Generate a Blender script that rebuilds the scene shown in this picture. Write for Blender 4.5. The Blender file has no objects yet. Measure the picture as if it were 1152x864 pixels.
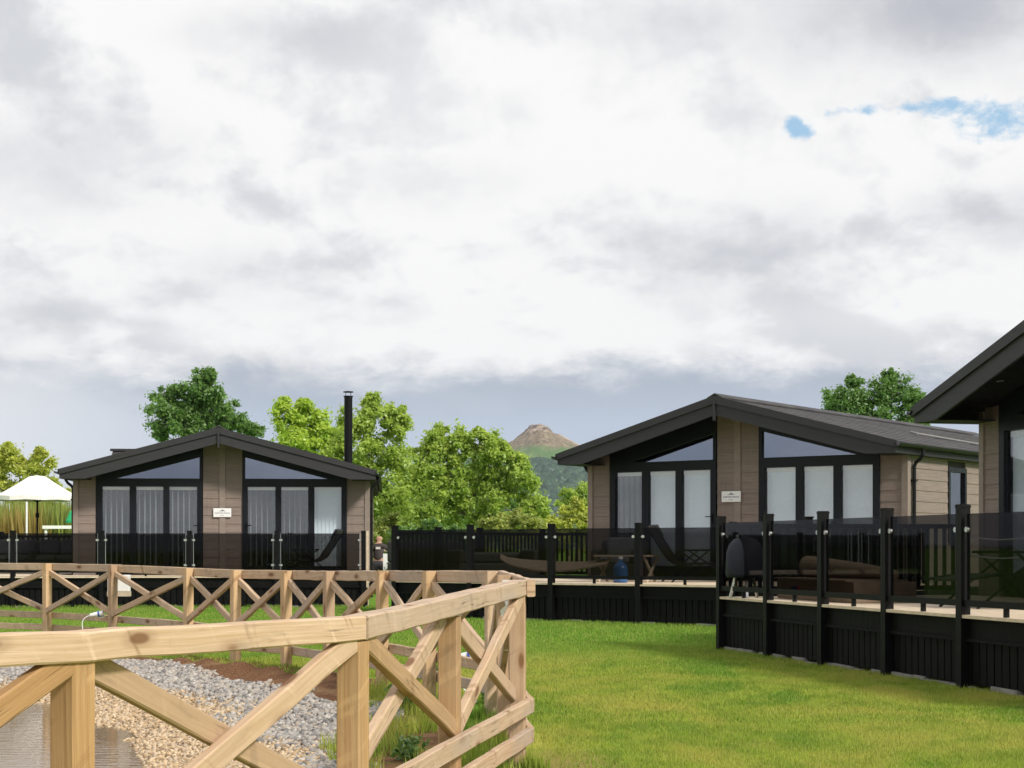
import bpy, bmesh, math, random
import numpy as np
from mathutils import Vector, Matrix

random.seed(7)
RNG = np.random.default_rng(11)
scene = bpy.context.scene
COL = scene.collection
R = math.radians
F = 1850.0          # focal length in pixels of the 1152 px wide photograph
E = 1.34            # eye height


def at(px, py, d):
    return Vector(((px - 576) * d / F, d, E + (616 - py) * d / F))


def gx(px, d):
    return (px - 576) * d / F


# ------------------------------------------------------------------ nodes
class NT:
    def __init__(self, tree):
        self.t = tree
        self.n = tree.nodes
        self.l = tree.links

    def new(self, typ, **kw):
        n = self.n.new(typ)
        for k, v in kw.items():
            setattr(n, k, v)
        return n

    def put(self, sock, v):
        if isinstance(v, bpy.types.NodeSocket):
            self.l.new(v, sock)
        elif v is not None:
            try:
                sock.default_value = v
            except Exception:
                sock.default_value = tuple(v) + (1.0,) if len(v) == 3 else v

    def m(self, op, a, b=None, c=None, clamp=False):
        n = self.new('ShaderNodeMath', operation=op)
        n.use_clamp = clamp
        self.put(n.inputs[0], a)
        if b is not None:
            self.put(n.inputs[1], b)
        if c is not None:
            self.put(n.inputs[2], c)
        return n.outputs[0]

    def noise(self, vec, scale, detail=4, rough=.55, dist=0.0):
        n = self.new('ShaderNodeTexNoise')
        if vec is not None:
            self.put(n.inputs['Vector'], vec)
        n.inputs['Scale'].default_value = scale
        n.inputs['Detail'].default_value = detail
        n.inputs['Roughness'].default_value = rough
        n.inputs['Distortion'].default_value = dist
        return n.outputs['Fac']

    def ramp(self, fac, a, b, lo=0.0, hi=1.0, smooth=True):
        n = self.new('ShaderNodeMapRange')
        if smooth:
            n.interpolation_type = 'SMOOTHSTEP'
        self.put(n.inputs[0], fac)
        n.inputs[1].default_value = a
        n.inputs[2].default_value = b
        n.inputs[3].default_value = lo
        n.inputs[4].default_value = hi
        return n.outputs[0]

    def mix(self, fac, a, b, mode='MIX'):
        n = self.new('ShaderNodeMix', data_type='RGBA', blend_type=mode)
        self.put(n.inputs[0], fac)
        self.put(n.inputs[6], a if isinstance(a, bpy.types.NodeSocket) else tuple(a) + (1.0,))
        self.put(n.inputs[7], b if isinstance(b, bpy.types.NodeSocket) else tuple(b) + (1.0,))
        return n.outputs[2]

    def comb(self, x, y, z):
        n = self.new('ShaderNodeCombineXYZ')
        self.put(n.inputs[0], x)
        self.put(n.inputs[1], y)
        self.put(n.inputs[2], z)
        return n.outputs[0]

    def sep(self, v):
        n = self.new('ShaderNodeSeparateXYZ')
        self.put(n.inputs[0], v)
        return n.outputs

    def bump(self, h, strength=.3, dist=.01):
        n = self.new('ShaderNodeBump')
        n.inputs['Strength'].default_value = strength
        n.inputs['Distance'].default_value = dist
        self.put(n.inputs['Height'], h)
        return n.outputs[0]


def newmat(name):
    m = bpy.data.materials.new(name)
    m.use_nodes = True
    t = NT(m.node_tree)
    b = m.node_tree.nodes['Principled BSDF']
    return m, t, b


def simple(name, col, rough=.6, var=.12, scale=6.0, bump=0.0, metallic=0.0, spec=.5, stretch=(1, 1, 1)):
    m, t, b = newmat(name)
    tc = t.new('ShaderNodeTexCoord').outputs['Object']
    mp = t.new('ShaderNodeMapping')
    mp.inputs['Scale'].default_value = stretch
    t.put(mp.inputs[0], tc)
    n = t.noise(mp.outputs[0], scale, 5, .6)
    lo = tuple(c * (1 - var) for c in col)
    hi = tuple(min(1, c * (1 + var)) for c in col)
    c = t.mix(t.ramp(n, .3, .7), lo, hi)
    t.put(b.inputs['Base Color'], c)
    t.put(b.inputs['Roughness'], t.ramp(n, .2, .8, max(0, rough - .08), min(1, rough + .08)))
    b.inputs['Metallic'].default_value = metallic
    b.inputs['Specular IOR Level'].default_value = spec
    if bump:
        t.put(b.inputs['Normal'], t.bump(n, bump, .01))
    return m


def wood_mat(name, light, mid, dark, grey=.25, knots=True):
    """Sawn timber: grain runs along u of the UV map (metres)."""
    m, t, b = newmat(name)
    uv = t.new('ShaderNodeUVMap').outputs[0]
    oi = t.new('ShaderNodeObjectInfo').outputs['Random']
    x, y, z = t.sep(uv)
    u = t.m('ADD', x, t.m('MULTIPLY', oi, 53.0))
    v = t.m('ADD', y, t.m('MULTIPLY', oi, 17.0))
    wob = t.noise(t.comb(t.m('MULTIPLY', u, 1.3), t.m('MULTIPLY', v, 5.0), 0.0), 1.0, 2)
    v2 = t.m('ADD', v, t.m('MULTIPLY', wob, .05))
    grain = t.noise(t.comb(t.m('MULTIPLY', u, 1.4), t.m('MULTIPLY', v2, 75.0), oi), 1.0, 5, .6)
    fine = t.noise(t.comb(t.m('MULTIPLY', u, 6.0), t.m('MULTIPLY', v2, 260.0), oi), 1.0, 3, .6)
    broad = t.noise(t.comb(t.m('MULTIPLY', u, .9), t.m('MULTIPLY', v, 7.0), oi), 1.0, 3)
    c = t.mix(t.ramp(grain, .3, .72), mid, light)
    c = t.mix(t.m('MULTIPLY', t.ramp(fine, .5, .8), .35), c, dark)
    c = t.mix(t.m('MULTIPLY', t.ramp(broad, .45, .75), .45), c, mid)
    # cross saw scallops
    saw = t.noise(t.comb(t.m('ADD', t.m('MULTIPLY', u, 9.0), t.m('MULTIPLY', v, 5.5)), t.m('MULTIPLY', v, 2.0), oi), 1.0, 4, .6)
    c = t.mix(t.m('MULTIPLY', t.ramp(saw, .57, .68), .6), c, dark)
    c = t.mix(t.m('MULTIPLY', t.ramp(saw, .32, .42, 1, 0), .55), c, tuple(min(1, k * 1.15) for k in light))
    # weathered greyish stain
    wn = t.noise(t.comb(t.m('MULTIPLY', u, .8), t.m('MULTIPLY', v, 2.5), t.m('ADD', oi, 4.0)), 1.0, 4)
    g = t.m('MULTIPLY', t.ramp(wn, .48, .72), grey * 2)
    c = t.mix(g, c, (.36, .31, .27))
    tone = t.m('MULTIPLY', t.m('SUBTRACT', oi, .5), .35)
    c = t.mix(t.m('MAXIMUM', tone, 0.0), c, dark)
    hu = t.m('FRACT', t.m('MULTIPLY', oi, 7.13))
    c = t.mix(t.ramp(hu, .35, .9, 0, .42), c, (.46, .365, .29))
    hv = t.m('FRACT', t.m('MULTIPLY', oi, 13.7))
    c = t.mix(t.ramp(hv, .6, 1.0, 0, .4), c, mid)
    # drying checks along the grain and grimy run marks
    ck = t.noise(t.comb(t.m('MULTIPLY', u, .7), t.m('MULTIPLY', v2, 38.0), t.m('ADD', oi, 9.0)), 1.0, 3, .5)
    ckm = t.noise(t.comb(t.m('MULTIPLY', u, 1.1), t.m('MULTIPLY', v, 9.0), t.m('ADD', oi, 2.0)), 1.0, 2)
    ckl = t.m('MULTIPLY', t.ramp(t.m('ABSOLUTE', t.m('SUBTRACT', ck, .5)), .004, .014, 1, 0), t.ramp(ckm, .52, .60))
    c = t.mix(t.m('MULTIPLY', ckl, .75), c, (.10, .06, .035))
    gr = t.noise(t.comb(t.m('MULTIPLY', u, 3.5), t.m('MULTIPLY', v, 14.0), t.m('ADD', oi, 6.0)), 1.0, 5, .7)
    c = t.mix(t.m('MULTIPLY', t.ramp(gr, .56, .75), .45), c, (.20, .15, .10))
    h = t.m('ADD', grain, t.m('MULTIPLY', saw, 1.2))
    if knots:
        vo = t.new('ShaderNodeTexVoronoi')
        t.put(vo.inputs['Vector'], t.comb(t.m('MULTIPLY', u, 2.6), t.m('MULTIPLY', v, 7.0), oi))
        vo.inputs['Scale'].default_value = 1.0
        k = t.ramp(vo.outputs['Distance'], .11, .18, 1, 0)
        c = t.mix(t.m('MULTIPLY', k, .85), c, (.15, .06, .025))
        ring = t.ramp(vo.outputs['Distance'], .17, .30, 1, 0)
        c = t.mix(t.m('MULTIPLY', ring, .3), c, dark)
    t.put(b.inputs['Base Color'], c)
    b.inputs['Roughness'].default_value = .8
    b.inputs['Specular IOR Level'].default_value = .25
    t.put(b.inputs['Normal'], t.bump(h, .35, .004))
    return m


M = {}
M['fence_wood'] = wood_mat('fence timber', (.64, .475, .335), (.49, .335, .205), (.22, .125, .065), .4)
M['fence_wood_grey'] = wood_mat('weathered timber', (.40, .33, .27), (.30, .24, .20), (.18, .13, .10), .5)
M['straw_wood'] = wood_mat('straw coloured timber', (.66, .47, .28), (.53, .35, .18), (.27, .15, .07), .15)
M['shaded_gold_wood'] = wood_mat('golden timber darkened by shade', (.50, .32, .155), (.37, .21, .09), (.24, .13, .05), .12)  # golden timber, darkened to carry the shade under the near top rail
M['deck_edge'] = simple('pale deck board', (.62, .50, .36), .65, .12, 9, .2)
M['deck_board'] = simple('deck board', (.50, .41, .31), .65, .15, 9, .2, stretch=(1, 8, 1))
M['black'] = simple('black satin', (.0035, .0035, .004), .5, .3, 20, spec=.16)
M['black_wood'] = simple('black stained board', (.0042, .0043, .0038), .6, .35, 14, .25, spec=.12, stretch=(3, 3, .4))
M['black_fabric'] = simple('black sling', (.012, .012, .013), .8, .2, 80)
M['rattan'] = simple('dark rattan', (.016, .014, .013), .6, .5, 60, .6)
M['cushion'] = simple('grey cushion', (.10, .10, .11), .9, .15, 40, .2)
M['frame'] = simple('anthracite frame', (.0055, .007, .011), .45, .15, 8, spec=.22)
M['barge'] = simple('charcoal barge board', (.021, .0195, .0225), .6, .18, 7, .15, stretch=(.6, 3, 3))
M['soffit'] = simple('dark soffit', (.009, .009, .010), .65, .2, 8, spec=.2)
M['gutter'] = simple('black gutter', (.006, .006, .007), .5, .2, 10, spec=.25)
M['fascia_grey'] = simple('grey eave board', (.024, .024, .026), .6, .12, 7, spec=.2)
M['trim'] = simple('taupe trim', (.245, .195, .165), .7, .1, 6, .1)
M['steel'] = simple('steel', (.62, .62, .63), .25, .05, 30, 0, .9)
M['edge_highlight'] = simple('painted glass edge highlight', (.45, .48, .48), .3, .1, 30)  # pale colour stands for the light catching the glass edges
M['white'] = simple('white plastic', (.80, .80, .79), .45, .05, 12)
M['white_fabric'] = simple('white canvas', (.82, .81, .77), .9, .06, 5, .1)
M['blind'] = simple('white blind fabric', (.72, .79, .85), .8, .05, 20)
M['blind_grey'] = simple('grey blind fabric', (.22, .245, .25), .8, .08, 20)
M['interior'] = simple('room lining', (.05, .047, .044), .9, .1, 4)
M['interior_pale'] = simple('pale room lining', (.5, .5, .48), .9, .1, 4)
M['cardboard'] = simple('cardboard', (.27, .20, .14), .85, .15, 8, .1)
M['kraft'] = simple('kraft paper', (.30, .215, .14), .8, .15, 12, .2)
M['blue'] = simple('blue water bottle', (.03, .11, .30), .2, .15, 12)
M['navy'] = simple('navy cover', (.004, .006, .017), .7, .25, 6, .4)
M['green_fabric'] = simple('green canvas', (.02, .36, .14), .8, .1, 6)
M['rope'] = simple('pale rope', (.5, .49, .47), .9, .2, 60)
M['skin'] = simple('skin', (.52, .31, .22), .6, .08, 12)
M['shirt'] = simple('dark brown cotton', (.055, .045, .045), .9, .2, 20, .2)
M['trousers'] = simple('grey work trousers', (.05, .05, .055), .9, .2, 20, .2)
M['ink'] = simple('grey print', (.22, .22, .26), .6, .05, 20)
M['concrete'] = simple('concrete block', (.22, .21, .19), .9, .25, 10, .4)
M['bark'] = simple('grey bark', (.22, .18, .12), .9, .3, 9, .5, stretch=(4, 4, .7))
M['bark_dark'] = simple('dark bark', (.09, .075, .055), .9, .3, 9, .5, stretch=(4, 4, .7))
M['red'] = simple('red label', (.5, .03, .05), .6, .1, 9)
M['blue_plug'] = simple('blue plug ring', (.05, .10, .4), .4, .1, 9)
M['flash'] = simple('pale lead flashing', (.22, .215, .21), .5, .15, 9)


def siding_mat():
    m, t, b = newmat('composite cladding')
    tc = t.new('ShaderNodeTexCoord').outputs['Object']
    x, y, z = t.sep(tc)
    a = t.m('ADD', x, y)
    row = t.m('FLOOR', t.m('DIVIDE', z, .2))
    g = t.noise(t.comb(t.m('MULTIPLY', a, 2.0), t.m('MULTIPLY', z, 55.0), row), 1.0, 5, .65)
    wn = t.new('ShaderNodeTexWhiteNoise', noise_dimensions='2D')
    t.put(wn.inputs['Vector'], t.comb(row, t.m('FLOOR', t.m('DIVIDE', t.m('ADD', a, t.m('MULTIPLY', row, 1.37)), 3.6)), 0.0))
    c = t.mix(t.ramp(g, .3, .7), (.192, .149, .126), (.278, .219, .187))
    c = t.mix(t.m('MULTIPLY', wn.outputs['Value'], .28), c, (.17, .14, .125))
    st = t.noise(t.comb(t.m('MULTIPLY', a, 7.0), t.m('MULTIPLY', z, .7), 3.0), 1.0, 5, .65)
    c = t.mix(t.m('MULTIPLY', t.ramp(st, .5, .75), .4), c, (.12, .10, .09))
    t.put(b.inputs['Base Color'], c)
    b.inputs['Roughness'].default_value = .72
    b.inputs['Specular IOR Level'].default_value = .3
    t.put(b.inputs['Normal'], t.bump(g, .3, .004))
    return m


M['siding'] = siding_mat()


def tile_mat():
    m, t, b = newmat('slate grey roof tile')
    tc = t.new('ShaderNodeTexCoord').outputs['Object']
    x, y, z = t.sep(tc)
    row = t.m('FLOOR', t.m('DIVIDE', x, .28))
    yy = t.m('ADD', t.m('DIVIDE', y, .42), t.m('MULTIPLY', row, .5))
    wn = t.new('ShaderNodeTexWhiteNoise', noise_dimensions='2D')
    t.put(wn.inputs['Vector'], t.comb(row, t.m('FLOOR', yy), 0.0))
    n = t.noise(tc, 7, 5, .65)
    c = t.mix(wn.outputs['Value'], (.030, .028, .031), (.058, .054, .057))
    c = t.mix(t.m('MULTIPLY', t.ramp(n, .45, .7), .5), c, (.07, .066, .064))
    fr = t.m('FRACT', yy)
    gap = t.ramp(fr, .0, .035, 1, 0)
    c = t.mix(t.m('MULTIPLY', gap, .8), c, (.015, .015, .015))
    t.put(b.inputs['Base Color'], c)
    b.inputs['Roughness'].default_value = .75
    t.put(b.inputs['Normal'], t.bump(n, .3, .006))
    return m


M['tile'] = tile_mat()


def glass_mat(name, tint, f0, rough=.02, k=1.0, gcol=(.95, .97, 1)):
    """Thin glazing: tinted see-through plus a mirror share that grows towards grazing."""
    m = bpy.data.materials.new(name)
    m.use_nodes = True
    t = NT(m.node_tree)
    t.n.clear()
    out = t.new('ShaderNodeOutputMaterial')
    tr = t.new('ShaderNodeBsdfTransparent')
    tr.inputs[0].default_value = tuple(tint) + (1,)
    gl = t.new('ShaderNodeBsdfGlossy')
    gl.inputs['Roughness'].default_value = rough
    gl.inputs[0].default_value = tuple(gcol) + (1,)
    ge = t.new('ShaderNodeNewGeometry')
    dt = t.new('ShaderNodeVectorMath', operation='DOT_PRODUCT')
    t.put(dt.inputs[0], ge.outputs['Normal'])
    t.put(dt.inputs[1], ge.outputs['Incoming'])
    gr = t.m('POWER', t.m('SUBTRACT', 1.0, t.m('ABSOLUTE', dt.outputs['Value'])), 5.0)
    fac = t.m('ADD', t.m('MULTIPLY', gr, k), f0, clamp=True)
    mx = t.new('ShaderNodeMixShader')
    t.put(mx.inputs[0], fac)
    t.l.new(tr.outputs[0], mx.inputs[1])
    t.l.new(gl.outputs[0], mx.inputs[2])
    t.l.new(mx.outputs[0], out.inputs[0])
    return m


M['tint_glass'] = glass_mat('smoked glass panel', (.365, .362, .36), .006, k=.4)
M['window_glass'] = glass_mat('window glass', (.93, .945, .95), .09, k=.8)
M['transom_glass'] = glass_mat('gable glass', (.50, .55, .66), .21, gcol=(.78, .85, 1.0))


def leaf_mat(name, dark, light, transl=.5):
    m = bpy.data.materials.new(name)
    m.use_nodes = True
    t = NT(m.node_tree)
    t.n.clear()
    out = t.new('ShaderNodeOutputMaterial')
    at_ = t.new('ShaderNodeAttribute')
    at_.attribute_name = 'tone'
    c = t.mix(at_.outputs['Fac'], dark, light)
    d = t.new('ShaderNodeBsdfDiffuse')
    t.put(d.inputs[0], c)
    tl = t.new('ShaderNodeBsdfTranslucent')
    t.put(tl.inputs[0], t.mix(.4, c, (light[0] * 1.3, light[1] * 1.3, light[2] * .7)))
    mx = t.new('ShaderNodeMixShader')
    mx.inputs[0].default_value = transl
    t.l.new(d.outputs[0], mx.inputs[1])
    t.l.new(tl.outputs[0], mx.inputs[2])
    g = t.new('ShaderNodeBsdfGlossy')
    g.inputs['Roughness'].default_value = .45
    g.inputs[0].default_value = (.6, .65, .6, 1)
    mx2 = t.new('ShaderNodeMixShader')
    mx2.inputs[0].default_value = .05
    t.l.new(mx.outputs[0], mx2.inputs[1])
    t.l.new(g.outputs[0], mx2.inputs[2])
    t.l.new(mx2.outputs[0], out.inputs[0])
    return m


M['leaf_dark'] = leaf_mat('dark green leaf', (0.075, 0.175, 0.045), (0.22, 0.37, 0.09))
M['leaf_bright'] = leaf_mat('bright green leaf', (0.27, 0.46, 0.045), (0.56, 0.68, 0.1))
M['leaf_mid'] = leaf_mat('mid green leaf', (0.25, 0.4, 0.065), (0.52, 0.63, 0.13))
M['leaf_olive'] = leaf_mat('olive leaf', (0.19, 0.25, 0.06), (0.48, 0.53, 0.13))
M['leaf_yellow'] = leaf_mat('yellow green leaf', (0.34, 0.41, 0.06), (0.64, 0.67, 0.14))
M['reed'] = leaf_mat('dry reed', (0.16, 0.22, 0.045), (0.4, 0.47, 0.12))
M['reed_rust'] = leaf_mat('rusty reed', (0.24, 0.17, 0.04), (0.46, 0.36, 0.11))
M['weed'] = leaf_mat('weed leaf', (.05, .12, .025), (.15, .25, .06))
M['wood_far'] = simple('distant woodland', (.028, .060, .036), .95, .5, .02)


# ------------------------------------------------------------------ mesh helpers
class MB:
    def __init__(self):
        self.v = []
        self.f = []
        self.uv = None

    def box(self, x0, x1, y0, y1, z0, z1, mat=None):
        c = [Vector((x, y, z)) for z in (z0, z1) for y in (y0, y1) for x in (x0, x1)]
        if mat is not None:
            c = [mat @ p for p in c]
        self._hexa(c)
        return self

    def _hexa(self, c):
        n = len(self.v)
        self.v += [tuple(p) for p in c]
        for f in ((0, 2, 3, 1), (4, 5, 7, 6), (0, 1, 5, 4), (2, 6, 7, 3), (0, 4, 6, 2), (1, 3, 7, 5)):
            self.f.append(tuple(n + i for i in f))

    def obox(self, center, ax, ay, az):
        """oriented box from a centre and three half vectors"""
        c = [center + sx * ax + sy * ay + sz * az for sz in (-1, 1) for sy in (-1, 1) for sx in (-1, 1)]
        self._hexa(c)
        return self

    def bar(self, a, b, w, h, up=Vector((0, 0, 1))):
        a, b = Vector(a), Vector(b)
        d = (b - a)
        L = d.length
        d.normalize()
        s = d.cross(up)
        if s.length < 1e-4:
            s = d.cross(Vector((0, 1, 0)))
        s.normalize()
        n = s.cross(d)
        return self.obox((a + b) / 2, d * L / 2, s * w / 2, n * h / 2)

    def prism(self, poly, f3, thick):
        """poly: 2D points (ccw); f3(p, k) -> 3D for k = 0 / 1"""
        n = len(self.v)
        m = len(poly)
        self.v += [tuple(f3(p, 0)) for p in poly] + [tuple(f3(p, thick)) for p in poly]
        self.f.append(tuple(n + i for i in range(m))[::-1])
        self.f.append(tuple(n + m + i for i in range(m)))
        for i in range(m):
            j = (i + 1) % m
            self.f.append((n + i, n + j, n + m + j, n + m + i))
        return self

    def xz(self, poly, y0, y1):
        return self.prism(poly, lambda p, k: (p[0], y0 + k, p[1]), y1 - y0)

    def xy(self, poly, z0, z1):
        return self.prism(poly, lambda p, k: (p[0], p[1], z0 + k), z1 - z0)

    def tube(self, pts, rad, seg=8, cap=True):
        pts = [Vector(p) for p in pts]
        rad = rad if isinstance(rad, (list, tuple)) else [rad] * len(pts)
        n0 = len(self.v)
        prev = None
        for i, p in enumerate(pts):
            d = (pts[min(i + 1, len(pts) - 1)] - pts[max(i - 1, 0)])
            d = d.normalized() if d.length > 1e-9 else Vector((0, 0, 1))
            if prev is None:
                s = d.cross(Vector((0, 0, 1)))
                if s.length < .05:
                    s = d.cross(Vector((0, 1, 0)))
            else:
                s = prev - d * prev.dot(d)
            s.normalize()
            prev = s
            q = d.cross(s)
            for k in range(seg):
                a = 2 * math.pi * k / seg
                self.v.append(tuple(p + (s * math.cos(a) + q * math.sin(a)) * rad[i]))
        for i in range(len(pts) - 1):
            for k in range(seg):
                a, b = n0 + i * seg + k, n0 + i * seg + (k + 1) % seg
                self.f.append((a, b, b + seg, a + seg))
        if cap:
            self.f.append(tuple(n0 + k for k in range(seg))[::-1])
            e = n0 + (len(pts) - 1) * seg
            self.f.append(tuple(e + k for k in range(seg)))
        return self

    def lathe(self, prof, c, seg=16, sq=0.0):
        """profile [(r, z)] about a vertical axis at c"""
        pts = [Vector((c[0], c[1], c[2] + z)) for r, z in prof]
        n0 = len(self.v)
        for (r, z), p in zip(prof, pts):
            for k in range(seg):
                a = 2 * math.pi * k / seg
                self.v.append((p.x + r * math.cos(a), p.y + r * math.sin(a), p.z))
        for i in range(len(prof) - 1):
            for k in range(seg):
                a, b = n0 + i * seg + k, n0 + i * seg + (k + 1) % seg
                self.f.append((a, b, b + seg, a + seg))
        self.f.append(tuple(n0 + k for k in range(seg))[::-1])
        e = n0 + (len(prof) - 1) * seg
        self.f.append(tuple(e + k for k in range(seg)))
        return self

    def build(self, name, mat, parent=None, smooth=False, bevel=0.0, off=None):
        me = bpy.data.meshes.new(name)
        v = self.v
        if off is not None:
            v = [(p[0] - off[0], p[1] - off[1], p[2] - off[2]) for p in v]
        me.from_pydata(v, [], self.f)
        bm = bmesh.new()
        bm.from_mesh(me)
        bmesh.ops.recalc_face_normals(bm, faces=bm.faces)
        bm.to_mesh(me)
        bm.free()
        if smooth:
            me.polygons.foreach_set('use_smooth', [True] * len(me.polygons))
        o = bpy.data.objects.new(name, me)
        COL.objects.link(o)
        me.materials.append(M[mat] if isinstance(mat, str) else mat)
        if parent is not None:
            o.parent = parent
        if bevel:
            b = o.modifiers.new('bevel', 'BEVEL')
            b.width = bevel
            b.segments = 2
            b.limit_method = 'ANGLE'
        return o


def tag(o, label=None, cat=None, group=None, kind=None):
    if label:
        o['label'] = label
    if cat:
        o['category'] = cat
    if group:
        o['group'] = group
    if kind:
        o['kind'] = kind
    return o


def empty(name, loc, rz=0.0):
    o = bpy.data.objects.new(name, None)
    COL.objects.link(o)
    o.empty_display_size = .3
    o.location = loc
    o.rotation_euler = (0, 0, rz)
    return o


def copy_tree(o, parent=None):
    c = o.copy()
    COL.objects.link(c)
    if parent is not None:
        c.parent = parent
    for ch in list(o.children):
        copy_tree(ch, c)
    return c


def np_mesh(name, verts, faces, mat, tone=None, parent=None, loc=None, smooth=False):
    """fast mesh from arrays: verts (n,3), faces (m,k)"""
    me = bpy.data.meshes.new(name)
    v = np.asarray(verts, dtype=np.float32)
    f = np.asarray(faces, dtype=np.int32)
    if loc is not None:
        v = v - np.asarray(loc, dtype=np.float32)
    me.vertices.add(len(v))
    me.vertices.foreach_set('co', v.ravel())
    k = f.shape[1]
    me.loops.add(f.size)
    me.loops.foreach_set('vertex_index', f.ravel())
    me.polygons.add(len(f))
    me.polygons.foreach_set('loop_start', np.arange(0, f.size, k, dtype=np.int32))
    try:
        me.polygons.foreach_set('loop_total', np.full(len(f), k, dtype=np.int32))
    except Exception:
        pass
    if smooth:
        me.polygons.foreach_set('use_smooth', np.ones(len(f), dtype=bool))
    me.update(calc_edges=True)
    if tone is not None:
        a = me.attributes.new('tone', 'FLOAT', 'POINT')
        a.data.foreach_set('value', np.asarray(tone, dtype=np.float32))
    o = bpy.data.objects.new(name, me)
    COL.objects.link(o)
    me.materials.append(M[mat] if isinstance(mat, str) else mat)
    if parent is not None:
        o.parent = parent
    elif loc is not None:
        o.location = loc
    return o


def timber(name, a, b, w, h, mat, parent, off, up=Vector((0, 0, 1)), jitter=.003, n=7):
    """one chamfered sawn timber from a to b: w across, h along the up side, UV u along its length"""
    a, b = Vector(a), Vector(b)
    d = b - a
    L = d.length
    d.normalize()
    s = d.cross(up)
    if s.length < 1e-3:
        s = d.cross(Vector((0, 1, 0)))
    s.normalize()
    q = s.cross(d)
    c = .006
    prof = [(-w / 2 + c, -h / 2), (w / 2 - c, -h / 2), (w / 2, -h / 2 + c), (w / 2, h / 2 - c),
            (w / 2 - c, h / 2), (-w / 2 + c, h / 2), (-w / 2, h / 2 - c), (-w / 2, -h / 2 + c)]
    per = [0]
    for i in range(8):
        p0, p1 = prof[i], prof[(i + 1) % 8]
        per.append(per[-1] + math.hypot(p1[0] - p0[0], p1[1] - p0[1]))
    vs, fs, uvs = [], [], []
    for i in range(n + 1):
        u = i / n
        jx, jz = random.uniform(-jitter, jitter), random.uniform(-jitter, jitter)
        for (px, pz) in prof:
            vs.append(a + d * (L * u) + s * (px + jx + random.uniform(-1, 1) * jitter * .4) + q * (pz + jz + random.uniform(-1, 1) * jitter * .4) - Vector(off))
    for i in range(n):
        for k in range(8):
            k2 = (k + 1) % 8
            fs.append((i * 8 + k, i * 8 + k2, (i + 1) * 8 + k2, (i + 1) * 8 + k))
            u0, u1 = L * i / n, L * (i + 1) / n
            uvs += [(u0, per[k]), (u0, per[k + 1]), (u1, per[k + 1]), (u1, per[k])]
    fs.append(tuple(range(8))[::-1])
    uvs += [(prof[k][0] * .2, prof[k][1]) for k in range(8)][::-1]
    fs.append(tuple(n * 8 + k for k in range(8)))
    uvs += [(prof[k][0] * .2, prof[k][1]) for k in range(8)]
    me = bpy.data.meshes.new(name)
    me.from_pydata([tuple(p) for p in vs], [], fs)
    uvl = me.uv_layers.new(name='UVMap')
    for i, t in enumerate(uvs):
        uvl.data[i].uv = t
    o = bpy.data.objects.new(name, me)
    COL.objects.link(o)
    me.materials.append(M[mat])
    o.parent = parent
    return o


# ------------------------------------------------------------------ pond layout
FPX = [(-45, 76, 1.12), (53, 80, 1.12), (127, 84.5, 1.115), (212, 92, 1.09), (265, 98.5, 1.088), (322, 103, 1.09), (370, 109, 1.10),
       (430, 119, 1.125), (483, 129, 1.14), (553, 143, 1.16), (567, 163, 1.155), (582, 186, 1.148), (506, 228, 1.10),
       (397, 290, 1.077), (82, 370, 1.095)]
FP = [(gx(p, F / s), F / s, z) for p, s, z in FPX]
FP.append((-2.05, 3.62, 1.107))
FP.append((-3.5, 3.0, 1.09))
RING = np.array([(p[0], p[1]) for p in FP] + [(-9.5, 5.5), (-11.5, 12.0), (-10.5, 20.0)])
POND = np.array([(-5.75, 17.9), (-5.2, 17.3), (-4.6, 16.5), (-3.95, 15.2), (-3.35, 14.0), (-2.95, 12.9), (-2.66, 11.9), (-2.55, 10.8), (-2.7, 9.6),
                 (-3.3, 8.4), (-4.6, 7.6), (-6.5, 7.8), (-8.2, 9.5), (-9.2, 12.5), (-8.8, 15.5), (-7.4, 17.6)])


def inside(poly, X, Y):
    r = np.zeros(X.shape, bool)
    n = len(poly)
    for i in range(n):
        x0, y0 = poly[i]
        x1, y1 = poly[(i + 1) % n]
        c = ((y0 > Y) != (y1 > Y)) & (X < (x1 - x0) * (Y - y0) / (y1 - y0 + 1e-12) + x0)
        r ^= c
    return r


def dist(poly, X, Y):
    best = np.full(X.shape, 1e9)
    n = len(poly)
    for i in range(n):
        x0, y0 = poly[i]
        x1, y1 = poly[(i + 1) % n]
        dx, dy = x1 - x0, y1 - y0
        t = np.clip(((X - x0) * dx + (Y - y0) * dy) / (dx * dx + dy * dy), 0, 1)
        best = np.minimum(best, np.hypot(X - x0 - t * dx, Y - y0 - t * dy))
    return best


def soil_mask(X, Y):
    ax, ay, bx, by = -3.95, 19.6, -1.95, 16.4
    dx, dy = bx - ax, by - ay
    t = np.clip(((X - ax) * dx + (Y - ay) * dy) / (dx * dx + dy * dy), 0, 1)
    d = np.hypot(X - ax - t * dx, Y - ay - t * dy)
    w = .32 + .42 * t + .12 * np.sin(X * 4.3 + Y * 2.1)
    return np.exp(-(d / w) ** 2 * 1.2)


WATER_Z = -.25


def height(X, Y):
    X = np.asarray(X, float)
    Y = np.asarray(Y, float)
    ins = inside(RING, X, Y)
    inp = inside(POND, X, Y)
    df = dist(RING, X, Y)
    dp = dist(POND, X, Y)
    f = df / (df + dp + 1e-6)
    wob = .03 * np.sin(X * 3.1 + Y * 1.7) * np.sin(Y * 2.3 - X * 1.1)
    h = np.where(ins, -.265 * f ** 1.15 + wob * np.minimum(df, 1.0), 0)
    # little ridge of dug soil by the far corner of the fence
    soil = soil_mask(X, Y) * (.06 + .05 * np.sin(X * 6.1 + 1) * np.sin(Y * 5.3))
    h = np.where(inp, WATER_Z - .03 - .35 * np.minimum(1, dp / 1.2), h + np.where(ins, soil, soil * .4))
    return h


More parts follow.
